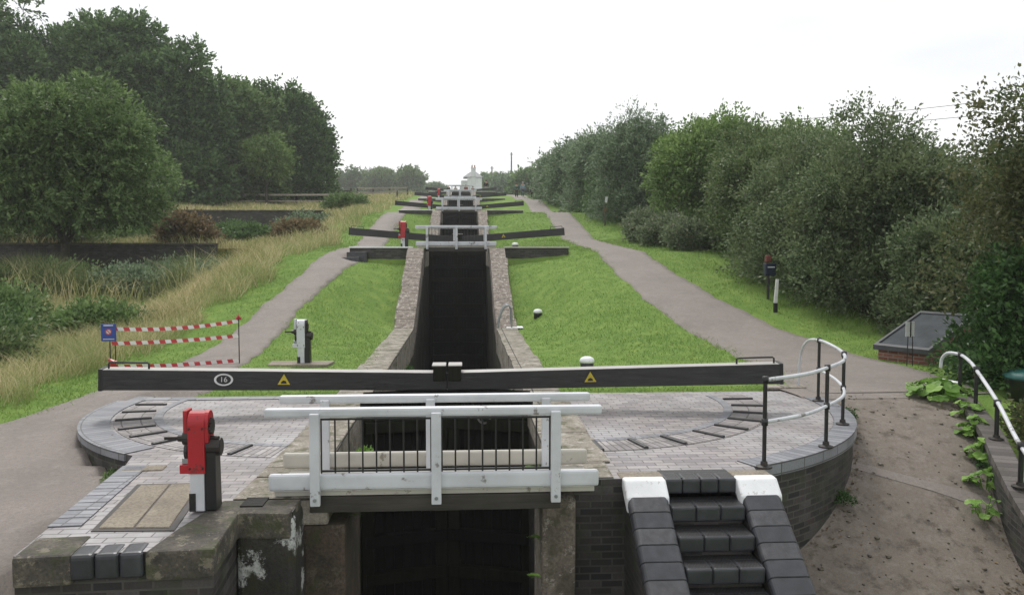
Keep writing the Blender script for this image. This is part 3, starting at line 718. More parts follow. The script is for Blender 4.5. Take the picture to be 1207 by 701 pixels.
# ------------------------------------------------------------------ gates
def text_obj(txt, size, mat, parent, loc, rot, name):
    cu = bpy.data.curves.new(name, 'FONT'); cu.body = txt; cu.size = size; cu.align_x = 'CENTER'; cu.align_y = 'CENTER'; cu.extrude = .002
    cu.materials.append(mat); tmp = bpy.data.objects.new('lettering', cu); COL.objects.link(tmp)
    dg = bpy.context.evaluated_depsgraph_get(); me = bpy.data.meshes.new_from_object(tmp.evaluated_get(dg)); bpy.data.objects.remove(tmp)
    o = bpy.data.objects.new(name, me); COL.objects.link(o); o.parent = parent; o.location = loc; o.rotation_euler = rot
    return o
def make_gate(s, L, rise, drop, full, yout):
    """leaf + balance beam; origin at the heel; s=-1 left, 1 right"""
    g = empty('lock_gate', (0, 0, 0))
    tip = Vector((s*.04, .25, 0)); outp = Vector((s*L, yout, 0)); hx = s*1.02
    zi, zo = .535, .535+rise; th = .275 if full else .30
    # beam
    pin = Vector((s*.02, .05, zi-th/2)); po = Vector((s*L, yout, zo-th/2))
    mb = MB(); mb.beam(pin, po, .30, th-.02, 0, 1, h2=th+.01); bm_ = mb.build('balance_beam', [M['black_timber'], M['grey_timber']], g, bevel=.012)
    d = (po-pin).normalized(); nrm = Vector((d.y, -d.x, 0)).normalized()
    if nrm.y > 0: nrm = -nrm
    def on(f, dz=0., off=.153): 
        p = pin+(po-pin)*f; return p+nrm*off+Vector((0, 0, dz))
    ang = math.atan2(d.y, d.x) if s > 0 else math.atan2(-d.y, -d.x); tilt = math.atan2(d.z, math.hypot(d.x, d.y))*(1 if s > 0 else -1)
    # end band and hand grip bar
    mb = MB(); mb.beam(po-d*.02, po+d*.035, .315, th+.03, 0); mb.build('end_cap', M['black'], bm_, bevel=.012)
    a = on(.93 if s < 0 else .985, .17, .03); b = on(.985 if s < 0 else .93, .17, .03); a = on(.985, th/2, .02); b = on(.875, th/2, .02)
    mb = MB(); mb.tube([a, a+Vector((0, 0, .075)), a+Vector((0, 0, .09))+(b-a)*.04, b+Vector((0, 0, .09))-(b-a)*.04, b+Vector((0, 0, .075)), b], .014, 8); mb.build('grip_bar', M['black'], bm_, smooth=True)
    # warning triangle
    e = Matrix.Translation(on(.49 if s < 0 else .435, .02, .156)) @ Matrix.Rotation(ang, 4, 'Z') @ Matrix.Rotation(-tilt, 4, 'Y')
    def tri(r, off):
        return [tuple(e @ Vector((r*math.cos(t), -off, r*math.sin(t)*1.0-.02))) for t in (PI/2, PI/2+2*PI/3, PI/2+4*PI/3)]
    def plate(name, r, off, mat, par, thick=.006):
        mb = MB(); A = tri(r, off); B_ = tri(r, off-thick); mb.v += A+B_
        for f in ((0, 1, 2), (5, 4, 3), (0, 3, 4, 1), (1, 4, 5, 2), (2, 5, 3, 0)): mb.face(f)
        return mb.build(name, mat, par)
    w = plate('warning_sign', .125, .006, M['black'], bm_)
    plate('warning_face', .100, .009, M['yellow'], bm_)
    mb = MB(); c0 = [e @ Vector(v) for v in ((-.04, -.0125, -.055), (.04, -.0125, -.055), (.03, -.0125, -.02), (-.005, -.0125, -.008), (-.035, -.0125, -.03))]
    mb.v += [tuple(v) for v in c0]; mb.face(range(5)); mb.build('warning_mark', M['black'], bm_)
    if s < 0 and full:
        pc = on(.662, .015, .160); e2 = Matrix.Translation(pc) @ Matrix.Rotation(ang, 4, 'Z') @ Matrix.Rotation(-tilt, 4, 'Y')
        def oval(name, r0, r1, off, mat):
            mb = MB(); n = 36
            for rr in (r0, r1):
                for y_ in (-off, -off+.006):
                    for k in range(n):
                        t = 2*PI*k/n; mb.v.append(tuple(e2 @ Vector((rr*1.5*math.cos(t), y_, rr*math.sin(t)))))
            for k in range(n):
                q = (k+1) % n
                mb.face((2*n+k, 2*n+q, q, k)); mb.face((3*n+k, 3*n+q, 2*n+q, 2*n+k))
                mb.face((k, q, n+q, n+k))
            return mb.build(name, mat, bm_)
        oval('number_ring', .066, .085, .006, M['signwhite'])
        t = text_obj('16', .105, M['signwhite'], bm_, pc+nrm*.004, (0, 0, 0), 'gate_number')
        t.matrix_local = e2 @ Matrix.Translation((0, -.003, 0)) @ Matrix.Rotation(PI/2, 4, 'X')
    # mitre head post
    mb = MB(); mb.box((s*.110, .0, .52), (.19, .30, .22)); mb.box((s*.094, .09, .05-drop/2), (.18, .22, drop)); mb.build('head_post', [M['green_timber']], g, bevel=.015)
    mb = MB(); mb.box((s*.118, .0, .640), (.205, .32, .022)); mb.build('post_cap', M['grey_timber'], g, bevel=.01)
    # leaf
    heel = Vector((s*1.2, -.24, 0)); tp = Vector((s*.0, .08, 0)); dd = (tp-heel); n_ = 9
    mb = MB()
    for i in range(n_):
        p = heel+dd*((i+.02)/n_); q = heel+dd*((i+.98)/n_)
        mb.beam((p.x, p.y+.06, .28-drop/2), (q.x, q.y+.06, .28-drop/2), .07, drop-.56+.5)
    lf = mb.build('gate_leaf', M['wet_timber'], g)
    z = .18; i = 0
    while z > .3-drop:
        mb = MB(); mb.beam((heel.x, heel.y-.02, z), (tp.x, tp.y-.02, z), .16, .17, 0); mb.build('gate_rail', M['green_timber'] if i % 2 else M['wet_timber'], lf, bevel=.012); z -= .56 if i else .42; i += 1
    mb = MB(); mb.box((s*1.16, -.2, .2-drop/2), (.18, .22, drop)); mb.build('heel_post', M['green_timber'], g, bevel=.02)
    if s > 0 and full:
        mb = MB()
        c = heel*.45+tp*.55; prof = []
        n = 24
        for rr in (.075, .105):
            for k in range(n): mb.v.append((c.x+rr*math.cos(2*PI*k/n), c.y-.112, -.12+rr*math.sin(2*PI*k/n)))
        for k in range(n): q = (k+1) % n; mb.face((k, q, n+q, n+k))
        mb.build('faded_ring', M['pole'], lf)
    return g
GG = 'lock gates with balance beams'
gw = ['nearest', 'second', 'third', 'fourth', 'topmost']
protos = {}
for k in range(5):
    for s in (-1, 1):
        L = {(-1): 4.72, 1: 4.80}[s] if k == 0 else 4.6
        rise = .16 if k == 0 else .36
        g = make_gate(s, L, rise, 4.2 if k == 0 else 6.2, k == 0, -.55)
        g.location = (-.07, YB[k]+4.5, ZK[k]+(0 if k == 0 else .02))
        extra = ('with number 16 and a yellow warning triangle' if s < 0 else 'with a yellow warning triangle and grip bar') if k == 0 else ('its beam reaching the left path' if s < 0 else 'its beam reaching the right path')
        tag(g, f'{gw[k]} black timber lock gate, {"left" if s < 0 else "right"} leaf, {extra}', 'lock gate', GG)

# low retaining walls below the other gates
for k in range(1, 5):
    for s in (-1, 1):
        y = YB[k]+.12; p = empty('retaining_wall', (s*1.78, y, ZK[k]))
        tag(p, f'low brick retaining wall with pale top on the {"left" if s < 0 else "right"} of the {gw[k]} footbridge', 'wall', 'low retaining walls beside the bridges')
        L = 2.35 if s < 0 else 2.45
        mb = MB(); mb.box((s*L/2, 0, -.42), (L, .34, .9)); mb.build('brickwork', M['wallbrick'], p)
        mb = MB(); mb.box((s*L/2, 0, .058), (L+.05, .42, .055)); mb.build('coping', M['white_cap'] if s < 0 else M['white_old'], p, bevel=.012)
        if s < 0 and k == 1:
            for i, (dx, dz) in enumerate(((-2.05, -.12), (-2.3, -.32))):
                mb = MB(); mb.box((dx, -.32-.3*i, dz-.2), (.75, .34, .4), top=1); mb.build('step', [M['bullnose'], M['slab']], p, bevel=.012)

# ------------------------------------------------------------------ paddle gear
def make_gear(red):
    g = empty('paddle_gear', (0, 0, 0)); up = M['red'] if red else M['white']
    def prof(z0, z1, d, rnd):
        r = d/2; pr_ = [(-r, z0), (r, z0)]
        if rnd: pr_ += [(r*math.cos(t), z1-r+r*math.sin(t)) for t in np.linspace(0, PI, 13)]
        else: pr_ += [(r, z1), (-r, z1)]
        return pr_
    mb = MB(); mb.yprof(prof(.42, 1.10, .27, True), -.115, .105); mb.build('casing', up, g, bevel=.008)
    mb = MB(); mb.yprof(prof(0, .42, .235, False), -.10, .085); mb.build('pedestal', M['white'], g, bevel=.008)
    mb = MB()
    for bx, bz in ((-.09, .48), (.08, .48), (-.09, .92), (.08, .92)): mb.tube([(bx, -.13, bz), (bx, -.150, bz)], .014, 6)
    mb.build('bolts', M['iron'], g)
    mb = MB(); nt_ = 14; mb.v += [(x_, -.02+(.075+.018*(i_ % 2))*math.cos(PI*i_/nt_), .93+(.075+.018*(i_ % 2))*math.sin(PI*i_/nt_)) for x_ in (.15, .185) for i_ in range(2*nt_)]
    mb.face(range(2*nt_)); mb.face(range(2*nt_, 4*nt_))
    for i_ in range(2*nt_): mb.face((i_, (i_+1) % (2*nt_), 2*nt_+(i_+1) % (2*nt_), 2*nt_+i_))
    mb.build('cog', M['iron'], g)
    mb = MB(); mb.box((-.068, -.119, .1), (.085, .012, .2)); mb.build('black_patch', M['black'], g)
    mb = MB(); mb.yprof(prof(.76, 1.105, .24, True), .092, .15); mb.build('gear_cover', M['red'] if red else M['black'], g, bevel=.006)
    mb = MB(); mb.yprof([(-.10, 0), (.14, 0), (.10, .72), (-.10, .72)], .088, .235); mb.build('rack_casing', M['black'], g, bevel=.012)
    mb = MB(); mb.tube([(.09, -.02, .70), (.11, -.02, .70), (.29, -.02, .70), (.30, -.02, .70)], [.085, .10, .10, .08], 14); mb.build('roller', M['iron'], g, smooth=False)
    mb = MB(); mb.tube([(.13, -.02, .80), (.27, -.05, .80)], .025, 8); mb.build('pawl', M['iron'], g)
    mb = MB(); mb.box((-.165, .03, .95), (.055, .20, .32)); mb.build('flange_plate', up, g, bevel=.008)
    mb = MB(); mb.tube([(-.115, -.03, .80), (-.20, -.03, .80)], .075, 14); mb.tube([(-.13, -.03, .66), (-.17, -.03, .66)], .10, 14); mb.build('ratchet', M['iron'], g)
    mb = MB(); mb.tube([(-.18, -.03, .80), (-.27, -.03, .80)], .04, 8); mb.box((-.36, -.03, .80), (.18, .032, .032)); mb.build('spindle', M['iron'], g)
    mb = MB(); mb.box((-.17, -.02, .47), (.12, .2, .10)); mb.build('foot_block', up, g, bevel=.008)
    mb = MB(); mb.box((-.165, -.02, .555), (.085, .14, .07)); mb.build('grease_box', M['galv'], g, bevel=.01)
    return g
PG = 'paddle gear posts along the left lockside'
g0 = make_gear(True); g0.location = (-2.17, 7.34, .02); g0.scale = (.66, .74, .80); tag(g0, 'large red and white paddle gear post on near brick platform', 'paddle gear', PG)
mb = MB(); mb.box((-1.74, 7.50, .0), (.2, .26, .05)); o = mb.build('paddle_hole', M['wet_timber']); tag(o, 'dark open slot in stone beside near red paddle gear', 'slot')
gwht = make_gear(False); gwht.scale = (.74, .8, .84); gwht.location = (-3.12, 16.85, h1(-3.1, 16.85)+.0); tag(gwht, 'white and black paddle gear post on the lawn behind the balance beam', 'paddle gear', PG)
mb = MB(); mb.prism([(-3.75, 16.55), (-2.55, 16.5), (-2.5, 17.1), (-3.8, 17.15)], -.1, .05); o = mb.build('gear_slab', M['slab'], bevel=.015); tag(o, 'buff paving slab under white paddle gear on lawn', 'slab')
for (x, y, z), lab in (((-2.25, 33.4, 2.44), 'red and white paddle gear post by the second footbridge'), ((-2.15, 57.3, 5.07), 'small red paddle gear post by the third footbridge'), ((-2.2, 81.2, 7.42), 'tiny red paddle gear post by the fourth footbridge')):
    c = copy_tree(g0); c.scale = (.85, .9, 1); c.location = (x, y, z); tag(c, lab, 'paddle gear', PG)

# bollards and ladder rail
def make_bollard():
    b = empty('mooring_bollard')
    mb = MB(); mb.lathe([(.15, -.1), (.145, .10), (.15, .16)], n=20); mb.build('stem', M['black'], b, smooth=True)
    mb = MB(); mb.lathe([(.15, .155), (.165, .18), (.165, .21), (.14, .26), (.08, .29), (.02, .297)], n=20); mb.build('cap', M['white_cap'], b, smooth=True)
    return b
BL = 'white-topped mooring bollards on the right bank'
q0 = make_bollard(); q0.scale = (.86, .86, .86); q0.location = (2.52, 15.4, h1(2.5, 15.4)+.06); tag(q0, 'black bollard with white cap just behind right balance beam', 'bollard', BL)
for (x, y), lab in (((2.5, 25.5), 'white-capped black bollard alone on the sloping right lawn'), ((2.35, 34.3), 'small white-capped bollard by the second footbridge')):
    c = copy_tree(q0); c.location = (x, y, h1(x, y)+.02); tag(c, lab, 'bollard', BL)
lr = empty('ladder_handrail', (1.45, 24.2, .0)); tag(lr, 'grey galvanised hoop handrail at top of lock ladder on right coping', 'ladder rail')
for dy in (0, .42):
    hp = cr_pts([(-.27, dy, -.05), (-.20, dy, .35), (-.10, dy, .62), (.02, dy, .72), (.12, dy, .66), (.15, dy, .5), (.15, dy, .0)], 6)
    mb = MB(); mb.tube(hp, .026, 8); mb.build('hoop', M['galv'], lr, smooth=True)
mb = MB(); mb.box((.25, .2, .05), (.5, .5, .03)); mb.build('white_base', M['white_cap'], lr, bevel=.01)

# ------------------------------------------------------------------ tape barrier
TB = empty('tape_barrier', (-6.5, 15.9, 0)); zt0 = h1(-6.5, 15.9); TB.location.z = zt0
tag(TB, 'red and white striped tape barrier between pins with blue sign, across left towpath', 'barrier')
ends = [Vector((0, 0, 0)), Vector((2.12, .95, .03))]
for (e_, dx) in ((ends[0]+Vector((-.03, 0, 0)), 0), (ends[0]+Vector((.06, .02, 0)), 0), (ends[1], 0)):
    mb = MB(); mb.tube([e_+Vector((0, 0, -.2)), e_+Vector((0, 0, .93))], .011, 8); mb.build('pin', M['iron'], TB)
for z0, z1, sag in ((.84, .90, .07), (.56, .60, .03), (.12, .10, .03)):
    mb = MB(); n = 44; hw = .036
    p0 = ends[0]; p1 = ends[1]; base = Vector((0, -.022, 0))
    for i in range(n+1):
        for e_ in (0, 1):
            u = (i+(.45 if e_ else -.0))/n*.99
            p = p0.lerp(p1, u)+base; z = z0+(z1-z0)*u-4*sag*u*(1-u)
            tw = .004*math.sin(u*9)
            mb.v.append((p.x, p.y+tw, z+(hw if e_ == 0 else -hw)))
    for i in range(n): mb.face((2*i, 2*i+1, 2*i+3, 2*i+2), (i//2) % 2)
    mb.build('tape', [M['tapered'], M['tapewhite']], TB, fixn=False)
mb = MB(); mb.tube([ends[0]+Vector((.02, -.04, .10)), ends[0]+Vector((.05, -.05, .2)), ends[0]+Vector((-.05, -.03, .26))], [.05, .07, .02], 7); mb.build('tape_knot', M['tapered'], TB)
mb = MB(); mb.tube([ends[1]+Vector((-.03, -.03, .9)), ends[1]+Vector((0, -.03, .96)), ends[1]+Vector((.05, -.0, .9))], [.03, .05, .02], 7); mb.build('tape_knot', M['tapered'], TB)
sg = MB(); sg.box((-.03, -.045, .77), (.27, .012, .33), rz=.1); so = sg.build('notice', M['signblue'], TB, bevel=.004)
mb = MB(); n = 22
for rr in (.042, .060):
    for k in range(n): mb.v.append((-.03+rr*math.cos(2*PI*k/n), -.056-.1*rr*math.cos(2*PI*k/n)*-1, .785+rr*math.sin(2*PI*k/n)))
for k in range(n): q = (k+1) % n; mb.face((k, q, n+q, n+k))
mb.build('prohibition_ring', M['tapered'], so)
mb = MB(); mb.lathe([(.04, -.002), (.04, .0)], n=20); d_ = mb.build('prohibition_disc', M['signwhite'], so); d_.rotation_euler = (PI/2, 0, .1); d_.location = (-.03, -.0545, .785)
mb = MB(); mb.box((-.03, -.0595, .785), (.085, .004, .014), rz=.1, ry=.8); mb.build('prohibition_bar', M['tapered'], so)
mb = MB(); mb.box((-.03, -.0535, .645), (.20, .004, .014), rz=.1); mb.box((-.03, -.0535, .905), (.17, .004, .02), rz=.1); mb.build('pale_band', M['signwhite'], so)

# ------------------------------------------------------------------ brick box with felt lid, notice, bins
K = empty('brick_hatch', (8.95, 16.78, -.05)); tag(K, 'low red brick housing with sloping grey felt lid beside hedge', 'brick housing')
u = Vector((.49, -.87, 0)); v = Vector((.87, .49, 0)); Wd, Dp = 1.10, 1.55
def kp(a, b, z): p = u*a*Wd+v*b*Dp; return (p.x, p.y, z)
mb = MB(); zt = lambda b: .36+.58*b
P8 = [kp(0, 0, -.3), kp(1, 0, -.3), kp(1, 1, -.3), kp(0, 1, -.3), kp(0, 0, zt(0)), kp(1, 0, zt(0)), kp(1, 1, zt(1)), kp(0, 1, zt(1))]
mb.v += P8
for f in ((0, 1, 5, 4), (1, 2, 6, 5), (2, 3, 7, 6), (3, 0, 4, 7), (4, 5, 6, 7)): mb.face(f)
mb.build('brickwork', M['redbrick'], K)
def lid(name, a0, a1, b0, b1, z0, z1, mat, bev=.008):
    mb = MB(); mb.v += [kp(a, b, zt(b)+z0) for a, b in ((a0, b0), (a1, b0), (a1, b1), (a0, b1))]+[kp(a, b, zt(b)+z1) for a, b in ((a0, b0), (a1, b0), (a1, b1), (a0, b1))]
    for f in ((3, 2, 1, 0), (4, 5, 6, 7), (0, 1, 5, 4), (1, 2, 6, 5), (2, 3, 7, 6), (3, 0, 4, 7)): mb.face(f)
    return mb.build(name, mat, K, bevel=bev)
lid('lid', -.03, 1.03, -.03, 1.03, .002, .04, M['felt'])
for q in ((-.06, 1.06, -.06, .0), (-.06, 1.06, 1.0, 1.06), (-.06, .0, .0, 1.0), (1.0, 1.06, .0, 1.0)): lid('lid_edge', *q, -.03, .075, M['feltedge'], .01)
N = empty('notice_stake', (9.05, 15.75, -.02)); tag(N, 'white paper notice on thin wire stakes in front of brick housing', 'notice')
for dx in (-.03, .05):
    mb = MB(); mb.tube([(dx*1.6, 0, -.2), (dx, .0, .93)], .009, 6); mb.build('stake', M['iron'], N)
mb = MB(); mb.box((-.01, -.02, .79), (.20, .008, .29), rz=.15); mb.build('paper', M['white_cap'], N)
mb = MB(); mb.box((.0, -.03, .80), (.02, .01, .34)); mb.build('clip', M['iron'], N)

def place_on(x, y): return (x, y, h1(x, y))
Bn = empty('litter_bin', place_on(8.98, 23.2)); tag(Bn, 'navy litter bin with white band and red top on a thin post in hedge', 'bin')
mb = MB(); mb.tube([(0, 0, -.2), (0, 0, 1.0)], .045, 8); mb.build('post', M['black'], Bn)
mb = MB(); mb.box((0.03, -.03, 1.08), (.36, .28, .44), taper=1.05); mb.build('body', M['navy'], Bn, bevel=.03)
mb = MB(); mb.box((0.03, -.178, 1.16), (.24, .012, .035)); mb.build('band', M['signwhite'], Bn)
mb = MB(); mb.box((-.03, -.03, 1.46), (.22, .2, .26), taper=.75); mb.build('red_top', m_plain('brick red plastic', (.20, .05, .035), .6), Bn, bevel=.04)
Mk = empty('marker_post', place_on(8.68, 21.8)); tag(Mk, 'short white marker post with black foot standing by the hedge', 'post')
mb = MB(); mb.box((0, 0, .66), (.10, .08, .78), ry=.06, taper=.85); mb.build('white_shaft', M['signwhite'], Mk, bevel=.01)
mb = MB(); mb.box((-.02, 0, .12), (.11, .09, .34)); mb.build('black_foot', M['black'], Mk, bevel=.01)
Ms = empty('path_sign', place_on(8.7, 49)); tag(Ms, 'small white sign on brown post where hedge meets right path', 'sign')
mb = MB(); mb.tube([(0, 0, -.2), (0, 0, 1.3)], .045, 8); mb.build('post', M['fencepost'], Ms)
mb = MB(); mb.box((0.05, -.06, 1.55), (.16, .03, .34), ry=.12); mb.build('board', M['signwhite'], Ms, bevel=.02)
mb = MB(); mb.box((-.02, -.06, .95), (.22, .04, .26)); mb.build('lower_board', M['leaf_russet'], Ms, bevel=.01)
Tt = empty('garden_tub', (9.15, 12.3, -.05)); tag(Tt, 'teal tub with rounded lid half hidden in leaves behind ramp handrail', 'tub')
mb = MB(); mb.lathe([(.30, 0), (.36, .02), (.40, .34), (.41, .36)], n=20); mb.build('body', M['black'], Tt, smooth=True)
mb = MB(); mb.lathe([(.43, .36), (.44, .39), (.36, .46), (.18, .50), (.03, .51)], n=20); mb.build('lid', M['teal'], Tt, smooth=True)

Bn.scale = (.85, .85, .8); Mk.scale = (.9, .9, .85)
# ------------------------------------------------------------------ side pond walls and fences on the left
def pond_wall(x0, x1, y, zt, zb, lab):
    o = empty('pond_wall', ((x0+x1)/2, y, zb)); tag(o, lab, 'wall')
    mb = MB(); mb.box((0, 0, (zt-zb)/2), (x1-x0, .4, zt-zb)); mb.build('brickwork', M['wallbrick'], o)
    mb = MB(); mb.box((0, -.03, zt-zb+.05), (x1-x0+.04, .52, .1)); mb.build('coping', M['capstone'], o, bevel=.02)
pond_wall(-44, -11.3, 38.95, 2.62, -1.2, 'long dark brick wall of the side pond behind the nearest left tree')
pond_wall(-34, -10.4, 63.0, 5.35, 2.0, 'far dark brick pond wall below golden grass on the left')
def fence(pts, hgt, lab, rails, post_every, mp, mr, rh=.1):
    o = empty('rail_fence', place_on(*pts[0])); tag(o, lab, 'fence'); rel = Vector(place_on(*pts[0]))
    for (xa, ya), (xb, yb) in zip(pts[:-1], pts[1:]):
        n = max(1, int(math.dist((xa, ya), (xb, yb))/post_every))
        for i in range(n+1):
            x = xa+(xb-xa)*i/n; y = ya+(yb-ya)*i/n; z = h1(x, y)
            mb = MB(); mb.box(Vector((x, y, z+hgt/2-.1))-rel, (.16, .16, hgt+.2)); mb.build('post', mp, o)
            if i < n:
                x2 = xa+(xb-xa)*(i+1)/n; y2 = ya+(yb-ya)*(i+1)/n; z2 = h1(x2, y2)
                for rz_ in rails:
                    mb = MB(); mb.beam(Vector((x, y-.1, z+rz_))-rel, Vector((x2, y2-.1, z2+rz_))-rel, .06, rh*(1.5 if rz_ == rails[-1] else 1)); mb.build('rail', mr, o)
fence([(-23.5, 80.5), (-16, 81), (-10, 84), (-6.6, 85.5)], 1.15, 'pale post and rail fence across meadow below the big left trees', (.5, 1.1), 3.2, M['fencepost'], M['fencewood'], .12)
fence([(-14, 112), (-9, 104), (-6.5, 100)], 1.1, 'second pale rail fence beyond the meadow gate, left of the locks', (.5, 1.05), 3.2, M['fencepost'], M['fencewood'], .12)
fence([(-30, 44.6), (-25.3, 44.4)], 1.2, 'grey post and rail fence at left edge behind nearest tree', (.5, 1.1), 2.3, M['fencewood'], M['fencewood'], .12)
gt = empty('meadow_gate', place_on(-12.9, 90)); tag(gt, 'dark five-bar gate in the pale meadow fence', 'gate')
mb = MB(); mb.box((0, -.15, .62), (1.9, .05, 1.25)); mb.build('gate_panel', M['fencepost'], gt)
for dx in (-1, 1):
    mb = MB(); mb.box((dx, -.15, .7), (.18, .18, 1.5)); mb.build('gate_post', M['fencepost'], gt)

# ------------------------------------------------------------------ cottage, poles, wires
Cg = empty('cottage', (4.2, 288, h1(4.2, 288)-.6)); tag(Cg, 'white cottage with grey slate roof and front chimney at top of locks', 'cottage')
mb = MB(); mb.box((0, 0, 3.2), (5.0, 6.5, 6.4)); mb.box((-3.6, 1.5, 2.6), (2.2, 4.5, 5.2)); mb.build('wall', M['render'], Cg)
mb = MB(); zz = 6.4
mb.v += [(-3.9, -3.7, zz-.25), (2.9, -3.7, zz-.25), (2.9, 3.7, zz-.25), (-3.9, 3.7, zz-.25), (-1.4, 0, zz+1.9), (.6, 0, zz+1.9)]
for f in ((0, 1, 5, 4), (1, 2, 5), (2, 3, 4, 5), (3, 0, 4), (3, 2, 1, 0)): mb.face(f)
rf = mb.build('roof', M['slate'], Cg)
mb = MB(); mb.box((-.4, -3.35, 4.6), (1.9, .5, 9.0), taper=.8); mb.box((-.4, -3.3, 9.2), (1.9, .7, .35)); mb.build('chimney', M['render'], Cg)
for dx in (-.85, .05):
    mb = MB(); mb.tube([(dx, -3.3, 9.35), (dx, -3.3, 10.3)], [.25, .2], 8); mb.build('chimney_pot', M['terracotta'], Cg)
mb = MB(); mb.box((2.4, -4.0, .9), (4, 1, 1.8)); mb.build('garden_wall', M['render'], Cg)
for x, y, h, lab in ((15.6, 262, 13.0, 'taller wooden telegraph pole right of the white cottage'), (9.6, 268, 9.0, 'shorter wooden telegraph pole close beside the white cottage')):
    p = empty('telegraph_pole', place_on(x, y)); tag(p, lab, 'pole')
    mb = MB(); mb.tube([(0, 0, -.5), (0, 0, h)], [.26, .2], 8); mb.build('shaft', M['pole'], p)
    mb = MB(); mb.box((0, 0, h-.6), (1.2, .12, .14)); mb.build('crossarm', M['pole'], p)
mb = MB()
def wire(a, b, sag, lab):
    pts = [Vector(a).lerp(Vector(b), i/24)+Vector((0, 0, -4*sag*(i/24)*(1-i/24))) for i in range(25)]
    mb = MB(); mb.tube(pts, .022, 5); o = mb.build('overhead_wire', M['pole']); tag(o, lab, 'wire')
wire((22, 62, 12.2), (52, 60, 15.6), .5, 'upper thin overhead wire crossing sky above the right hedge')
wire((22, 60, 11.3), (52, 58, 14.2), .5, 'lower thin overhead wire crossing sky above the right hedge')

# ------------------------------------------------------------------ people (all far away)
def make_person(x, y, h, jacket, legs, hair, lab, face=0.0, walk=.12, lean=0.0):
    root = empty('person', place_on(x, y), face); tag(root, lab, 'person', 'walkers on the lockside')
    s = h/1.75
    def skin(name, verts, edges_, mat, rad, rootv=0):
        me = bpy.data.meshes.new(name); me.from_pydata([tuple(Vector(v)*s) for v in verts], edges_, []); me.materials.append(mat)
        o = bpy.data.objects.new(name, me); COL.objects.link(o); o.parent = root
        md = o.modifiers.new('Skin', 'SKIN'); md.use_smooth_shade = True
        me.skin_vertices[0].data[rootv].use_root = True
        for i, r in enumerate(rad): me.skin_vertices[0].data[i].radius = (r*s, r*s)
        sb = o.modifiers.new('Sub', 'SUBSURF'); sb.levels = 1; sb.render_levels = 1
        return o
    l = lean
    V_ = [(0, 0, .95), (0, l*.5, 1.2), (0, l, 1.42), (0, l*1.1, 1.53), (0, l*1.15-.01, 1.63), (0, l*1.15, 1.74),
          (-.19, l, 1.40), (-.25, l+.02, 1.12), (-.22, l-.10, .88), (-.21, l-.13, .80), (.19, l, 1.40), (.25, l+.02, 1.12), (.22, l-.06, .88), (.21, l-.08, .80),
          (-.10, 0, .88), (-.11, -walk*.7, .48), (-.11, -walk, .08), (-.11, -walk-.14, .03), (.10, 0, .88), (.11, walk*.4, .48), (.11, walk, .08), (.11, walk-.14, .03)]
    E_ = [(0, 1), (1, 2), (2, 3), (3, 4), (4, 5), (2, 6), (6, 7), (7, 8), (8, 9), (2, 10), (10, 11), (11, 12), (12, 13), (0, 14), (14, 15), (15, 16), (16, 17), (0, 18), (18, 19), (19, 20), (20, 21)]
    skin('body', V_, E_, M['skin'], [.14, .14, .13, .06, .095, .08, .055, .045, .035, .03, .055, .045, .035, .03, .085, .06, .045, .035, .085, .06, .045, .035])
    skin('jacket', V_[0:3]+V_[6:9]+V_[10:13], [(0, 1), (1, 2), (2, 3), (3, 4), (4, 5), (2, 6), (6, 7), (7, 8)], jacket, [.18, .175, .16, .08, .068, .055, .08, .068, .055])
    skin('trousers', [V_[0]]+V_[14:17]+V_[18:21], [(0, 1), (1, 2), (2, 3), (0, 4), (4, 5), (5, 6)], legs, [.165, .11, .085, .065, .11, .085, .065])
    mb = MB(); mb.lathe([(.10*s, 0), (.115*s, .06*s), (.10*s, .13*s), (.05*s, .165*s), (.01, .17*s)], (0, (l*1.15+.02)*s, 1.62*s), 12); mb.build('hair', hair, root, smooth=True)
cl = lambda n, c: m_plain(n, c, .8, bump=0)
jg, jb, jk, jl, jr, jd = cl('green cloth', (.03, .13, .10)), cl('pale blue cloth', (.25, .36, .42)), cl('black cloth', (.02, .02, .025)), cl('light cloth', (.5, .48, .45)), cl('dull red cloth', (.25, .05, .05)), cl('denim', (.05, .07, .12))
make_person(6.55, 98, 1.72, jg, jk, M['hair'], 'person in a green jacket and dark trousers walking on right path')
make_person(7.45, 100, 1.80, jb, jd, jl, 'person in pale blue coat on right path beside the green jacket')
make_person(7.95, 92, 1.62, jk, jk, M['hair'], 'person in black standing at the right edge of right path')
make_person(3.2, 108, 1.9, jk, jl, M['hair'], 'person in dark top and light trousers leaning by the upper gate', lean=-.25)
make_person(-1.9, 118, 1.7, jk, jd, M['hair'], 'leftmost dark-clothed person of the far group at the top bridge')
make_person(-.9, 119, 1.65, jl, jd, M['hair'], 'person in pale top at the far top bridge')
make_person(.6, 117, 1.7, jr, jk, M['hair'], 'person in dull red top at the far top bridge')
make_person(1.6, 119, 1.6, jd, jl, M['hair'], 'person in blue top and light trousers at the far top bridge')

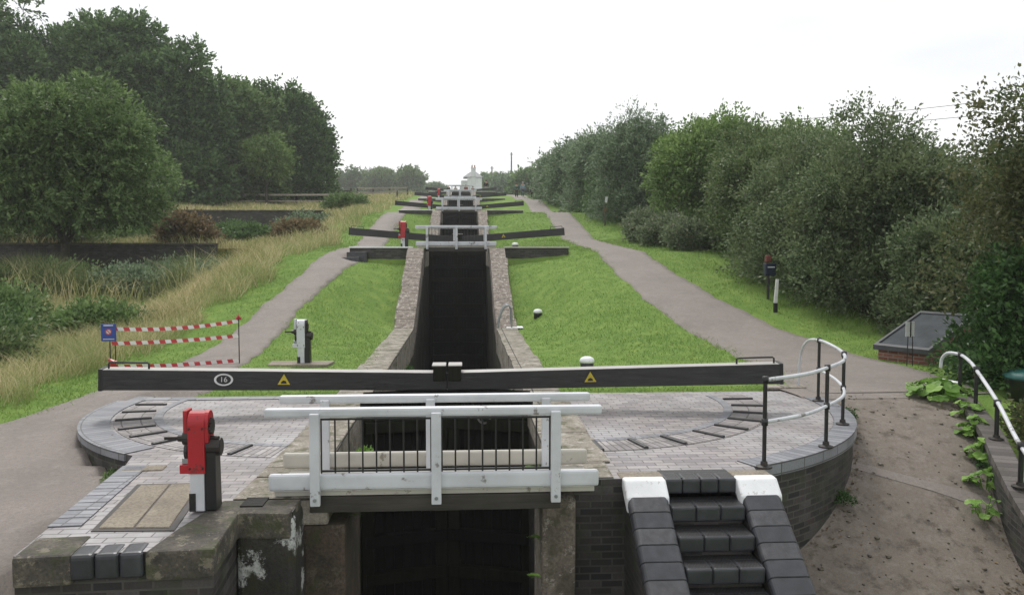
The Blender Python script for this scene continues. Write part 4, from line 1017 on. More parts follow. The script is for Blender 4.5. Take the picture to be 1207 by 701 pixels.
# ------------------------------------------------------------------ foliage
HG = 'shrubs in the hedge right of the path'
def unit(n):
    a = rng.normal(size=(n, 3)); return a/np.linalg.norm(a, axis=1, keepdims=True)
def leaf_mesh(P_, size, aspect=.55, up=.45, jit=.35, ax=None):
    n = len(P_); d = unit(n) if ax is None else ax+unit(n)*.7
    d /= np.linalg.norm(d, axis=1, keepdims=True)
    nr = unit(n)+np.array([0, 0, up]); w = np.cross(d, nr); w /= np.linalg.norm(w, axis=1, keepdims=True)+1e-9
    L = size*(1+jit*rng.uniform(-1, 1, n))[:, None]
    fold = np.cross(w, d)*L*.12
    A = P_; B_ = P_+d*L*.5+w*L*aspect*.5+fold; C_ = P_+d*L; D_ = P_+d*L*.5-w*L*aspect*.5+fold
    V_ = np.stack([A, B_, C_, D_], 1).reshape(-1, 3); F_ = np.arange(4*n).reshape(-1, 4)
    return V_, F_
def lobes_of(c, r, n, lo=.24, hi=.40, flat=0):
    out = []; 
    for i in range(n):
        d = unit(1)[0]
        if d[2] < -.55: d[2] *= -.5
        f = rng.uniform(.36, .64); k = rng.uniform(lo, hi)
        out.append((np.array(c)+d*np.array(r)*f, np.array(r)*k*np.array([rng.uniform(.85, 1.25), rng.uniform(.85, 1.25), rng.uniform(.7, 1.0)])))
    for i in range(int(n*1.1)):
        d = unit(1)[0]; d[2] = d[2] if d[2] > -.5 else -d[2]*.4
        f = rng.uniform(.72, .95); k = rng.uniform(.11, .2)
        out.append((np.array(c)+d*np.array(r)*f, np.array(r)*k*np.array([rng.uniform(.8, 1.5), rng.uniform(.8, 1.4), rng.uniform(.6, .9)])))
    out.append((np.array(c), np.array(r)*.55))
    return out
def sprays(lobes, ntw, m, tl, droop=.0, shell=.55):
    w = np.array([np.prod(r)**(2/3) for c, r in lobes]); w /= w.sum()
    ids = rng.choice(len(lobes), ntw, p=w)
    C_ = np.array([l[0] for l in lobes])[ids]; R_2 = np.array([l[1] for l in lobes])[ids]
    d = unit(ntw); rad = (shell+(1.08-shell)*rng.random(ntw)**.7)[:, None]
    base = C_+d*R_2*rad; dr = d*.9+unit(ntw)*.75+np.array([0, 0, .30-droop]); dr /= np.linalg.norm(dr, axis=1, keepdims=True)
    t = rng.random((ntw, m)); ln = tl*(.5+rng.random(ntw))
    P_ = base[:, None, :]+dr[:, None, :]*(t*ln[:, None])[:, :, None]+rng.normal(size=(ntw, m, 3))*tl*.13
    P_[:, :, 2] -= droop*tl*(t**2)
    ax = np.repeat(dr[:, None, :], m, 1).reshape(-1, 3)
    return P_.reshape(-1, 3), ax
def trunk_mesh(lobes, r0, zfork, nl, wob=.1):
    mb = MB(); zf = Vector((0, 0, zfork))
    mb.tube([(0, 0, -.4), (r0*.1, 0, zfork*.3), (-r0*.2, r0*.1, zfork*.7), (0, 0, zfork), ], [r0*1.35, r0, r0*.85, r0*.75], 10)
    for c, r in sorted(lobes[:-1], key=lambda q: -np.prod(q[1]))[:nl]:
        p = Vector(c); m1 = zf.lerp(p, .5)+Vector((rng.uniform(-.2, .2), rng.uniform(-.2, .2), abs(p.z-zf.z)*.12))
        mb.tube([zf-Vector((0, 0, .15)), zf.lerp(m1, .5), m1, p, p+(p-m1)*.45], [r0*.42, r0*.33, r0*.24, r0*.12, r0*.04], 6)
    return mb
def plant(name, lab, cat, x, y, crown_c, crown_r, nl, ntw, m, tl, ls, mat, trunk=None, group=None, aspect=.55, droop=0, extra=None, twigs=0, shell=.55, lo=.24, hi=.40, z=None):
    o = empty(name, (x, y, h1(x, y) if z is None else z)); tag(o, lab, cat, group)
    L = lobes_of(crown_c, crown_r, nl, lo, hi)
    if extra: L = extra+L
    if group == HG or name in ('laurel',):
        cr = np.array(crown_r); L = [(np.array((cr[0]*.62*math.cos(t), cr[1]*.62*math.sin(t), cr[2]*.26)), cr*np.array((.42, .42, .3))) for t in np.linspace(PI*.6, PI*2.0, 6)]+L
    P_, ax = sprays(L, ntw, m, tl, droop, shell); V_, F_ = leaf_mesh(P_, ls, aspect, ax=ax)
    if name in ('shrub', 'bramble', 'weed'): V_[:, 2] = np.maximum(V_[:, 2], -.1)
    mesh_np('crown' if trunk else 'foliage', V_, F_, mat, o)
    if trunk:
        mb = trunk_mesh(L, trunk[0], trunk[1], trunk[2])
        for i in range(twigs):
            c, r = L[rng.integers(len(L)-1)]; d = unit(1)[0]; d[2] = abs(d[2])+.5; d /= np.linalg.norm(d)
            p = Vector(c+d*r*.7); q = p+Vector(d)*rng.uniform(.4, .9)+Vector((rng.uniform(-.2, .2), 0, 0))
            mb.tube([p, p.lerp(q, .5)+Vector((.05, 0, .05)), q], [.018, .012, .005], 4)
        mb.build('trunk', M['bark'], o, smooth=True)
    return o

TG = 'tall trees on the left skyline'
# nearest left tree
plant('ash_tree', 'broad mid-green tree standing alone by the pond wall on the left', 'tree', -17.4, 37.4, (0.1, 0, 5.75), (4.25, 4.1, 3.5), 38, 9500, 18, .62, .19, M['leaf_mid'], (.22, 2.3, 14), aspect=.42, droop=.3,
      extra=[(np.array((2.8*math.cos(t)*q, 2.5*math.sin(t)*q, zq)), np.array((1.3, 1.2, .6))) for q, zq in ((1.0, 4.0), (.4, 4.2)) for t in np.linspace(0, PI*1.75, 8)])
tall = [(-43, 78, 19.3, 6.6, 'leaf_dark', 'leftmost tall dark tree at the edge of the wood'),
        (-37, 82, 17.6, 5.4, 'leaf_dark', 'tall dark tree whose top shows above the lone pond tree'),
        (-31.5, 80, 17.8, 5.6, 'leaf_dark', 'highest round-headed dark tree in the middle of the wood'),
        (-26.5, 79, 15.0, 4.9, 'leaf_dark', 'dark tree with a steep right shoulder behind the pond tree'),
        (-22.6, 84, 13.4, 4.5, 'leaf_mid', 'greyish green tree in the dip of the wood skyline'),
        (-20.0, 88, 13.0, 4.0, 'leaf_dark', 'dark broad tree second from the right end of the wood'),
        (-16.9, 89, 10.6, 3.1, 'leaf_dark', 'rightmost dark tree of the wood, lowest beside the meadow')]
for i, (x, y, h, r, mt, lab) in enumerate(tall):
    plant('oak_tree', lab, 'tree', x, y, (0, 0, h*.53), (r, r*.9, h*.50), 30, 7000, 16, 1.0, .36, M[mt], (.4, h*.22, 12), TG, droop=.1,
          extra=[(np.array((dx*r, -.35*r, h*dz)), np.array((r*.5, r*.45, h*.13))) for dx, dz in ((-.6, .14), (0, .12), (.6, .14), (.25, .24), (-.35, .25))])
plant('young_tree', 'small bright green tree in front of the dark wood', 'tree', -18.6, 80, (0, 0, 4.4), (2.3, 2.1, 2.3), 16, 1500, 14, .8, .28, M['leaf_light'], (.13, 2.0, 7))

HG = 'shrubs in the hedge right of the path'
# hedge, near to far
plant('hawthorn', 'dark hawthorn with sparse twiggy top behind the grey felt lid', 'bush', 12.0, 22.5, (0, 0, 2.2), (2.6, 2.5, 2.5), 26, 8200, 16, .52, .10, M['leaf_hedge'], (.14, .7, 12), HG, twigs=60,
      extra=[(np.array((-.7, 0, 4.5)), np.array((.7, .7, .75))), (np.array((.2, 0, 4.4)), np.array((.6, .7, .6)))])
plant('hawthorn', 'large dark hawthorn with overhanging skirts beside the navy bin', 'bush', 11.6, 25.6, (0, 0, 2.0), (2.6, 2.6, 2.35), 26, 8200, 16, .55, .105, M['leaf_hedge'], (.14, .7, 12), HG, twigs=40)
plant('hawthorn', 'lower dark hawthorn closing the hedge toward the right edge', 'bush', 14.0, 21.0, (0, 0, 1.9), (2.4, 2.4, 2.4), 22, 5600, 16, .5, .11, M['leaf_hedge'], (.14, .6, 10), HG, twigs=20)
plant('hawthorn', 'dark shrub squeezed between the lid and the right-hand tree', 'bush', 12.0, 18.8, (0.2, 0, 1.3), (1.6, 1.7, 1.7), 18, 4200, 16, .45, .10, M['leaf_hedge'], (.1, .4, 8), HG)
plant('sallow', 'olive-toned rounded bush in the middle of the hedge', 'bush', 12.3, 31.0, (0, 0, 2.0), (2.5, 3.0, 2.5), 24, 7000, 16, .58, .12, M['leaf_olive'], (.14, .7, 10), HG, twigs=25)
plant('sallow', 'pale-leaved bush behind the olive one, reaching above it', 'bush', 13.6, 35.0, (0, 0, 2.9), (2.6, 2.6, 2.7), 22, 5200, 16, .62, .14, M['leaf_olive'], (.14, 1.0, 10), HG)
plant('maple', 'light green leafy tree rising above the hedge', 'tree', 12.3, 40.0, (0, 0, 3.1), (2.9, 2.9, 3.0), 26, 5600, 16, .65, .17, M['leaf_light'], (.16, 1.0, 10), HG)
plant('maple', 'second light green tree further right, behind the dark hawthorns', 'tree', 16.5, 40.0, (0, 0, 2.9), (3.2, 2.9, 2.9), 24, 4600, 16, .65, .17, M['leaf_light'], (.16, 1.0, 10), HG)
plant('willow', 'tall grey-green willow with a domed top in hedge', 'tree', 11.3, 52.0, (0, 0, 3.2), (2.9, 3.4, 3.3), 28, 5600, 16, .8, .20, M['leaf_grey'], (.2, 1.0, 10), HG, aspect=.35, droop=.2)
plant('willow', 'grey-green willow lower and left of the domed one', 'tree', 10.9, 62.0, (0, 0, 3.0), (3.0, 3.6, 3.0), 24, 3000, 16, 1.0, .27, M['leaf_grey'], (.2, 1.0, 10), HG, aspect=.35, droop=.2)
plant('willow', 'farthest willow at the left end of the hedge', 'tree', 10.9, 75.0, (0, 0, 2.8), (2.8, 4.4, 2.9), 24, 3000, 16, 1.1, .30, M['leaf_grey'], (.2, 1.0, 10), HG, aspect=.4, droop=.2)
plant('willow', 'low willow furthest up the right path beyond the others', 'tree', 10.6, 90.0, (0, 0, 2.3), (2.4, 6.0, 2.6), 22, 2200, 14, 1.1, .34, M['leaf_grey'], (.2, .8, 8), HG, aspect=.4)
plant('willow', 'dark foot shrub under the far willows beside the path', 'bush', 10.3, 56.5, (0, 0, 1.4), (1.5, 4.0, 1.7), 16, 2000, 14, .7, .2, M['leaf_dark'], (.1, .5, 6), HG)
for i, (x, y, r, hh, lab) in enumerate(((9.3, 40.5, 1.4, 1.2, 'low bramble mound farthest left below the light green tree'), (9.3, 36.0, 1.5, 1.0, 'low pale bramble mound in middle of the verge'), (9.3, 32.5, 1.2, .8, 'low bramble mound nearest the navy bin'))):
    plant('bramble', lab, 'bramble', x, y, (0, 0, hh*.55), (r*.8, r*1.2, hh*.8), 14, 1700, 12, .4, .12, M['leaf_bramble'], None, 'brambles along the hedge foot')
# right foreground tree
plant('field_maple', 'dappled brownish tree overhanging the ramp at right edge', 'tree', 10.3, 13.9, (.45, 0, 2.6), (1.75, 1.8, 2.1), 22, 3600, 15, .5, .085, M['leaf_brown'], (.13, 1.0, 10), twigs=25, shell=.35,
      extra=[(np.array((-.75, 0, 2.55)), np.array((.65, .7, .3))), (np.array((-1.05, .2, 1.75)), np.array((.65, .7, .35))), (np.array((-.55, 0, 4.75)), np.array((.7, .5, .16))), (np.array((-.75, 0, 3.85)), np.array((.75, .5, .2))), (np.array((0, 0, 5.0)), np.array((.5, .5, .2))), (np.array((-.3, 0, 4.3)), np.array((.6, .5, .2))), (np.array((-.6, 0, 3.2)), np.array((.7, .6, .25)))])
plant('laurel', 'glossy green laurel bush behind the ramp handrail', 'bush', 10.0, 13.3, (.1, 0, 1.1), (1.25, 1.3, 1.45), 22, 3600, 14, .38, .10, M['leaf_gloss'], (.07, .3, 8))
plant('laurel', 'brownish low shrub hanging over the ramp wall at right edge', 'bush', 8.35, 10.2, (0, 0, .25), (.65, .95, .5), 12, 800, 12, .28, .085, M['leaf_brown'], (.04, .15, 6), z=-.3)
# plants along the ramp wall
def rosette(x, y, z, n, R0, lab, size):
    o = empty('butterbur', (x, y, z)); tag(o, lab, 'plant', 'broad-leaved plants along the ramp wall')
    lf = MB(); st = MB()
    for i in range(int(n*1.6)):
        a = rng.uniform(0, 2*PI); rr = R0*math.sqrt(rng.random()); hh = rng.uniform(.08, .30)*(1.1-.4*rr/R0); c = Vector((rr*math.cos(a), rr*math.sin(a), hh))
        nrm = Vector((math.cos(a)*.5, math.sin(a)*.5, 1)).normalized(); t1 = nrm.orthogonal().normalized(); t2 = nrm.cross(t1); sz = size*rng.uniform(.4, .95); b = len(lf.v)
        lf.v.append(tuple(c-nrm*sz*.12)); N_ = 11
        for k in range(N_):
            t = 2*PI*k/N_; q = sz*(1+.13*math.sin(t*5+i))*(.62 if k == 0 else 1); lf.v.append(tuple(c+t1*q*math.cos(t)+t2*q*math.sin(t)+nrm*rng.uniform(-.02, .02)))
        for k in range(N_): lf.face((b, b+1+k, b+1+(k+1) % N_))
        st.tube([(rr*.3*math.cos(a), rr*.3*math.sin(a), -.03), c*.6, c-nrm*sz*.12], .006, 5)
    lf.build('leaves', M['leaf_fresh'], o, fixn=False); st.build('stalks', M['leaf_fresh'], o)
for x, y, n, R0, lab, sz in ((7.72, 12.45, 46, .50, 'large clump of broad green leaves by white end stone', .13), (7.60, 11.55, 8, .2, 'small leafy plant next along from the large clump', .10), (7.32, 10.95, 14, .24, 'leafy plant below the second handrail post', .11), (7.00, 10.3, 14, .24, 'leafy plant midway along the ramp wall', .11), (6.70, 9.75, 10, .2, 'small leafy plant near the right edge of the ramp', .1), (6.40, 9.3, 8, .17, 'leafy sprig at the lower end of the ramp wall', .09)):
    rosette(x, y, float(itp(y, _r))+.02, n, R0, lab, sz)
# moss and ferns on the masonry
plant('weed', 'tuft of green moss at the foot of the round platform wall', 'plant', 4.72, 9.55, (0, 0, .1), (.16, .22, .08), 6, 200, 10, .05, .02, M['leaf_gloss'], z=float(itp(9.55, _r)))
def fern(x, y, z, lab, ang=0, sc=1):
    o = empty('fern', (x, y, z)); tag(o, lab, 'fern', 'ferns growing from the lock walls'); mb = MB()
    for f in range(5):
        a = ang+rng.uniform(-1, 1); d = Vector((math.cos(a), math.sin(a), .55)); L = rng.uniform(.14, .24)*sc; side = Vector((-math.sin(a), math.cos(a), 0))
        for k in range(9):
            t = k/9; p = d*L*t-Vector((0, 0, L*.55*t*t)); w_ = .055*sc*(1-t)+.01
            for sg_ in (-1, 1):
                b = len(mb.v); mb.v += [tuple(p), tuple(p+side*sg_*w_+d*.02), tuple(p+d*.018)]; mb.face((b, b+1, b+2))
    mb.build('fronds', M['leaf_fresh'], o, fixn=False)
fern(-1.93, 7.2, -.32, 'small green fern on the left stone corner below the paddle gear', -1.2, 1.1)
fern(-.93, 8.0, -.28, 'tiny fern on the left pillar under the bridge', -.3, .6)
fern(.93, 8.0, -.55, 'fern high on the right pillar under the bridge', 3.4, .6); fern(.93, 7.95, -.92, 'fern low on the right pillar under the bridge', 3.4, .7)
for s, y, z, lab in ((-1, 14.2, -.35, 'green weed tuft on left chamber wall just past the gate'), (1, 14.5, -.4, 'green weed tuft on right chamber wall just past the gate'), (1, 15.6, -.5, 'second weed tuft on right chamber wall, farther along'), (-1, 19, -.5, 'weed tuft half way along left chamber wall'), (-1, 10.3, -.3, 'weed tuft on left wall seen through the balusters'), (1, 10.2, -.4, 'weed tuft on right wall seen beside the bridge post')):
    plant('weed', lab, 'plant', s*1.08, y, (0, 0, 0), (.07, .22, .15), 6, 90, 10, .08, .035, M['leaf_gloss'] if y > 12 else M['leaf_fresh'], z=z)
plant('weed', 'thin grass tuft along the foot of the left platform wall', 'plant', -3.82, 9.45, (0, 0, .03), (.07, .35, .05), 6, 140, 8, .05, .022, M['leaf_mid'], z=-.27)

# left shrubs and weeds
for i, (x, y, r, hh, mt, lab) in enumerate(((-13.4, 41.5, 1.2, 1.7, 'leaf_russet', 'russet bush growing on the bank above the pond wall'), (-10.2, 56, 1.9, 1.9, 'leaf_grey', 'grey-green bush on the bank below the meadow fence'), (-15.5, 58, 2.0, 1.5, 'leaf_dark', 'dark bush low in the far pond'), (-12.2, 49, 1.2, 1.2, 'leaf_dark', 'small dark bush between the two pond walls'),
        (-18.5, 50, 2.4, 1.3, 'leaf_mid', 'green thicket in the far pond behind the lone tree'), (-24, 43, 2.2, 1.4, 'leaf_olive', 'olive shrub at the foot of the lone tree, left'), (-20.5, 42.0, 2.0, 1.2, 'leaf_olive', 'olive shrub directly behind the lone tree'), (-10.0, 33, 1.6, 1.1, 'leaf_grey', 'grey-green weeds at right end of the reed bed'),
        (-11.7, 19.5, 1.5, 1.4, 'leaf_dark', 'dark nettle clump at left edge of the meadow'), (-9.8, 17.0, 1.0, .7, 'leaf_olive', 'low weedy clump nearest the left verge'), (-13.3, 23.5, 1.8, 1.4, 'leaf_mid', 'green nettle bed farther back at left edge'), (-8.5, 44, .9, .8, 'leaf_russet', 'brown dock clump on the bank by left path'), (-9.3, 21.8, .8, .6, 'leaf_mid', 'small green nettle clump in the golden grass'), (-9.7, 70, 1.6, 1.3, 'leaf_mid', 'green bush beneath the rail fence'))):
    plant('shrub', lab, 'bush', x, y, (0, 0, hh*.36), (r*1.25, r*1.1, hh*.55), 16, 1200 if y > 30 else 1500, 12, .45, .17 if y > 40 else .12, M[mt], None, 'shrubs and weeds on the left bank')

# far trees
def far_tree(x, y, r, hh, mt, lab, z=None):
    plant('distant_tree', lab, 'tree', x, y, (0, 0, hh*.42), (r, r, hh*.5), 18, 1500, 12, 1.2, .65, M[mt], (.4, hh*.2, 6), 'distant trees on the skyline', z=z,
          extra=[(np.array((dx*r, -.2*r, .3)), np.array((r*.6, r*.5, 1.3))) for dx in (-.6, 0, .6)])
far_tree(-37, 285, 8, 9, 'leaf_dark', 'distant dark tree mound next to the wood'); far_tree(-27.5, 280, 7, 9.3, 'leaf_mid', 'distant dark mound right of the first')
far_tree(-17.5, 275, 6, 10, 'leaf_mid', 'distant domed tree nearest the cottage on left'); far_tree(-10.5, 300, 4, 3.5, 'leaf_grey', 'distant low bush between domed tree and cottage')
far_tree(11, 310, 6, 9, 'leaf_light', 'distant tree just right of the cottage'); far_tree(19, 290, 8, 7, 'leaf_grey', 'distant low trees behind the telegraph poles')
far_tree(24, 200, 7, 7, 'leaf_olive', 'distant hedge tree at the far end of right path'); far_tree(14.5, 170, 4, 5.5, 'leaf_mid', 'distant bush right of the walkers'); far_tree(12.5, 230, 5, 5.5, 'leaf_grey', 'distant bush behind the walkers')
far_tree(32, 190, 9, 9, 'leaf_mid', 'distant tree behind the farthest willow')


# grasses
def blades(n, xr, yr, hgt, wid, mat, name, mask=None, lean=.35, clump=None, zoff=-.02, yexp=1.0):
    x = rng.uniform(*xr, n); y = yr[0]+(yr[1]-yr[0])*rng.random(n)**yexp
    if clump:
        x = x+rng.normal(size=n)*.02
        k = (np.sin(x*1.9+np.sin(y*1.3)*2)+np.sin(y*2.3+np.sin(x*1.7)*2))*.25+.5
        keep = rng.random(n) < clump[0]+(1-clump[0])*k; x, y = x[keep], y[keep]
    if mask is not None: k = mask(x, y); x, y = x[k], y[k]
    n = len(x); z = H(x, y)+zoff
    hh = hgt*(.45+.75*rng.random(n))*(.75+.5*(np.sin(x*.9+y*.5)*.5+.5)); a = rng.uniform(0, 2*PI, n)
    ln = rng.normal(size=(n, 2))*lean*hh[:, None]; w = wid*(.7+.6*rng.random(n))
    B0 = np.stack([x-np.cos(a)*w, y-np.sin(a)*w, z], 1); B1 = np.stack([x+np.cos(a)*w, y+np.sin(a)*w, z], 1)
    Mx = np.stack([x+ln[:, 0]*.4, y+ln[:, 1]*.4, z+hh*.6], 1)
    M0 = Mx-np.stack([np.cos(a)*w*.8, np.sin(a)*w*.8, 0*z], 1); M1 = Mx+np.stack([np.cos(a)*w*.8, np.sin(a)*w*.8, 0*z], 1)
    T = np.stack([x+ln[:, 0]*1.1, y+ln[:, 1]*1.1, z+hh*.93], 1)
    V_ = np.stack([B0, B1, M1, M0, T], 1).reshape(-1, 3); b = np.arange(n)*5
    F_ = np.concatenate([np.stack([b, b+1, b+2, b+3], 1), np.stack([b+3, b+2, b+4, b+4], 1)])
    q = np.stack([b, b+1, b+2, b+3], 1)
    # tip as a second quad sharing its last vertex is degenerate; use triangles for all instead
    F3 = np.concatenate([q[:, [0, 1, 2]], q[:, [0, 2, 3]], np.stack([b+3, b+2, b+4], 1)])
    return tag(mesh_np(name, V_, F3, mat), kind='stuff')
def left_mask(x, y): a, b = edges(pathL, y); return x < a-1.1-.35*np.sin(y*.9)-.2*np.sin(y*2.3)
mk = lambda x, y: left_mask(x, y) & (x > -.62*y-3)
tag(blades(70000, (-17, -6.5), (10, 24), .50, .006, M['straw'], 'long_grass', mk, .55, (.25,)), 'long golden and green grass on the bank left of the towpath', 'grass')
tag(blades(60000, (-22, -5.9), (22, 40), .60, .010, M['straw'], 'long_grass', lambda x, y: mk(x, y) & ~((x < -11.5) & (y > 31)), .5, (.25,)), 'golden grass on the slope right of the reed bed', 'grass')
tag(blades(60000, (-40, -5.8), (39.5, 63), .65, .016, M['straw'], 'long_grass', mk, .45, (.15,)), 'golden grass between the two pond walls', 'grass')
tag(blades(60000, (-45, -5.8), (63.4, 110), .55, .026, M['straw'], 'meadow_grass', mk, .4, (.3,)), 'pale meadow grass below the wood on the left', 'grass')
tag(blades(42000, (-36, -9.0), (29.5, 38.7), 1.55, .013, M['reed'], 'reeds', lambda x, y: (x > -.62*y-3) & (x < -10.2-.6*np.sin(y)), .16, (.3,)), 'dark green reeds filling the side pond below the lone tree', 'reeds')
tag(blades(16000, (-36, -9.0), (28, 38.6), 1.5, .012, M['straw'], 'pond_grass', lambda x, y: (x > -.62*y-3) & (x < -9.8-.6*np.sin(y)), .4, (.1,)), 'pale rough grass mixed among the reeds', 'grass')
for i, (x, y) in enumerate(((-15.2, 32.5), (-19.5, 34), (-12.2, 31.0), (-22.5, 32), (-17.0, 30.2), (-13.0, 36.5))):
    plant('shrub', ('low green scrub left of centre in the reed bed', 'scrub mound in the reeds below the lone tree', 'pale scrub at the right front of the reed bed', 'scrub mound at the far left of the reed bed', 'scrub mound in front of the reeds', 'grey scrub by the right end of the pond wall')[i], 'bush', x, y, (0, 0, .55), (1.6, 1.3, .75), 16, 900, 12, .5, .13, M[('leaf_mid', 'leaf_olive', 'leaf_grey')[i % 3]], None, 'shrubs and weeds on the left bank')
for i, (x, y) in enumerate(((7.62, 11.1), (7.42, 10.65), (7.05, 10.1), (5.98, 11.6))):
    plant('weed', ('grassy weeds at the wall foot between the two leafy plants', 'weeds at the wall foot below the second rail post', 'weeds low along the ramp wall', 'weed fringe at the foot of the round wall, upper end')[i], 'plant', x-(.1 if i < 3 else .2), y, (0, 0, .05), (.10, .25, .08), 6, 110, 9, .08, .03, M['leaf_gloss'], z=float(itp(y, _r)))
def lawn_mask(x, y):
    x = x+rng.normal(size=len(x))*.10
    aR, bR = edges(pathR, y); aL, bL = edges(pathL, y)
    ok = ((x > 1.72) & (x < aR+.03)) | ((x < -1.72) & (x > bL-.03)) | ((x > bR-.03) & (x < 10.9)) | ((x < aL+.03) & (x > aL-1.6))
    for yb in YB[1:]: ok &= ~((np.abs(x) > 1.2) & (np.abs(x) < 4.5) & (np.abs(y-(yb+.12)) < .3))
    return ok & ~((y < 13.3) & (x > -5.6)) & ~((np.abs(x+3.15) < .68) & (np.abs(y-16.85) < .38)) 
tag(blades(190000, (-8, 10.9), (9, 34), .055, .0065, M['lawn'], 'lawn_grass', lawn_mask, .8, (.72,), -.005, 1.35), 'short mown grass on the banks beside the nearest chamber', 'grass')
tag(blades(60000, (-8, 10.6), (33, 62), .07, .014, M['lawn'], 'lawn_grass', lawn_mask, .8, None, -.005), 'short mown grass beside the second and third chambers', 'grass')
tag(blades(9000, (8.2, 11.3), (14, 48), .20, .008, M['lawn'], 'verge_grass', lambda x, y: (x > edges(pathR, y)[1]+1.2+.3*np.sin(y*1.7)), .6, (.2,)), 'rough grass at the foot of the hedge', 'grass')
# fallen leaves on the ramp
n = 750; a = np.radians(rng.uniform(-60, 0, n)); r = RR+rng.choice([.05, 1.9, 1.9, 1.9], n)+np.abs(rng.normal(size=n))*.16*np.where(rng.random(n) < .5, 1, -1); r = np.clip(r, RR+.05, 6.3)
px, py = CR[0]+r*np.cos(a), CR[1]+r*np.sin(a)
V_, F_ = leaf_mesh(np.stack([px, py, itp(py, _r)+.035], 1), .045, .6, up=2.5); V_[:, 2] = np.clip(V_[:, 2], np.repeat(itp(py, _r)+.03, 4), np.repeat(itp(py, _r)+.05, 4))
tag(mesh_np('fallen_leaves', V_, F_, M['leaf_russet']), 'brown fallen leaves scattered along the edges of the ramp', 'leaves', kind='stuff')

n = 170; a = np.radians(rng.uniform(-62, 8, n)); r = rng.uniform(RR+.05, 6.2, n); px, py = CR[0]+r*np.cos(a), CR[1]+r*np.sin(a); pz = itp(py, _r)+.03
sz = (.008+.022*rng.random(n)**3)[:, None]; o8 = np.array([(x_, y_, z_) for z_ in (-.6, .6) for x_, y_ in ((-1, -1), (1, -1), (1, 1), (-1, 1))], float)
V_ = (np.stack([px, py, pz], 1)[:, None, :]+o8[None]*sz[:, None, :]*rng.uniform(.5, 1.2, (n, 8, 3))).reshape(-1, 3)
F_ = (np.arange(n)[:, None, None]*8+np.array([(3, 2, 1, 0), (4, 5, 6, 7), (0, 1, 5, 4), (1, 2, 6, 5), (2, 3, 7, 6), (3, 0, 4, 7)])[None]).reshape(-1, 4)
tag(mesh_np('gravel', V_, F_, M['palepillar']), 'loose small stones scattered over the ramp', 'gravel', kind='stuff')
n = 260; px = np.concatenate([rng.uniform(-4.6, -1.5, n//2), rng.uniform(1.3, 5.2, n//2)]); py = rng.uniform(8.6, 13.1, n)
ok = np.hypot(px-np.sign(px)*1.55, py-12.4) < 3.4; px, py = px[ok], py[ok]
V_, F_ = leaf_mesh(np.stack([px, py, np.full(len(px), .016)], 1), .03, .6, up=3); V_[:, 2] = np.clip(V_[:, 2], .012, .03)
tag(mesh_np('fallen_leaves', V_, F_, M['leaf_russet']), 'few small dead leaves lying on the brick platforms', 'leaves', kind='stuff')

# ------------------------------------------------------------------ world, sun, camera
w = bpy.data.worlds.new('World'); scene.world = w; w.use_nodes = True
nt = w.node_tree; bg = nt.nodes['Background']
sky = nt.nodes.new('ShaderNodeTexSky'); sky.sky_type = 'NISHITA'; sky.sun_disc = False
SUN_EL, SUN_AZ = math.radians(52), math.radians(-12)     # azimuth from +Y towards +X
sky.sun_elevation = SUN_EL; sky.sun_rotation = SUN_AZ; sky.dust_density = 4; sky.air_density = 1
hs = nt.nodes.new('ShaderNodeHueSaturation'); hs.inputs['Saturation'].default_value = .12
nt.links.new(sky.outputs[0], hs.inputs['Color'])
tc = nt.nodes.new('ShaderNodeTexCoord'); mp = nt.nodes.new('ShaderNodeMapping'); mp.inputs['Scale'].default_value = (1.2, 1.2, 4.0)
nz = nt.nodes.new('ShaderNodeTexNoise'); nz.inputs['Scale'].default_value = 1.6; nz.inputs['Detail'].default_value = 6
nt.links.new(tc.outputs['Generated'], mp.inputs[0]); nt.links.new(mp.outputs[0], nz.inputs['Vector'])
rp = nt.nodes.new('ShaderNodeValToRGB'); rp.color_ramp.elements[0].position = .38; rp.color_ramp.elements[0].color = (7.5, 7.7, 8.0, 1)
rp.color_ramp.elements[1].position = .65; rp.color_ramp.elements[1].color = (10.2, 10.2, 10.25, 1)
nt.links.new(nz.outputs['Fac'], rp.inputs['Fac'])
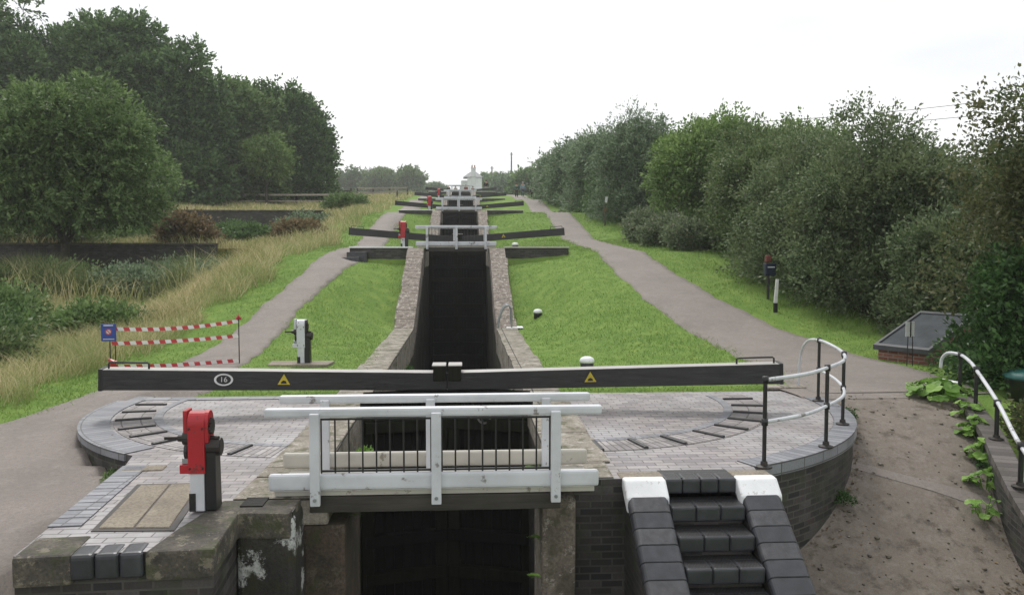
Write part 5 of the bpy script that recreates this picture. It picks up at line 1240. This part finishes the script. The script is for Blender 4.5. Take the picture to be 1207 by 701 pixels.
mx = nt.nodes.new('ShaderNodeMix'); mx.data_type = 'RGBA'; mx.inputs[0].default_value = .82
nt.links.new(hs.outputs[0], mx.inputs[6]); nt.links.new(rp.outputs[0], mx.inputs[7])
nt.links.new(mx.outputs[2], bg.inputs['Color']); bg.inputs['Strength'].default_value = .1
sun = bpy.data.lights.new('sun', 'SUN'); sun.energy = 1.5; sun.angle = math.radians(14); sun.color = (1, .97, .92)
so_ = bpy.data.objects.new('sun', sun); COL.objects.link(so_)
dv = Vector((math.sin(SUN_AZ)*math.cos(SUN_EL), math.cos(SUN_AZ)*math.cos(SUN_EL), math.sin(SUN_EL)))
so_.rotation_euler = dv.to_track_quat('Z', 'Y').to_euler()

cam = bpy.data.cameras.new('camera'); co = bpy.data.objects.new('camera', cam); COL.objects.link(co); scene.camera = co
cam.sensor_width = 36; cam.lens = 36*965/1207; cam.clip_end = 3000; cam.clip_start = .05
yaw = math.atan(57.5/965); pit = math.atan(53.5/965)
co.location = (.17, 0, 2.3)
fw = Vector((math.sin(yaw)*math.cos(pit), math.cos(yaw)*math.cos(pit), -math.sin(pit)))
co.rotation_euler = fw.to_track_quat('-Z', 'Y').to_euler()
vs = scene.view_settings; vs.view_transform = 'Standard'; vs.look = 'None'; vs.exposure = .42; vs.gamma = 1; vs.use_curve_mapping = False
scene.cycles.max_bounces = 6; scene.cycles.diffuse_bounces = 3; scene.cycles.transmission_bounces = 4
scene.cycles.use_denoising = True

hz = MB(); hz.box((0, 215, 20), (900, 700, 62)); ho = hz.build('haze', [])
hm = bpy.data.materials.new('thin haze'); hm.use_nodes = True; hn = hm.node_tree.nodes; hn.clear()
ou = hn.new('ShaderNodeOutputMaterial'); pv = hn.new('ShaderNodeVolumePrincipled'); pv.inputs['Color'].default_value = (.95, .97, 1, 1); pv.inputs['Density'].default_value = .0006
hm.node_tree.links.new(pv.outputs[0], ou.inputs['Volume']); ho.data.materials.append(hm); tag(ho, 'thin pale haze in the air', 'haze', kind='stuff')
scene.cycles.volume_bounces = 1
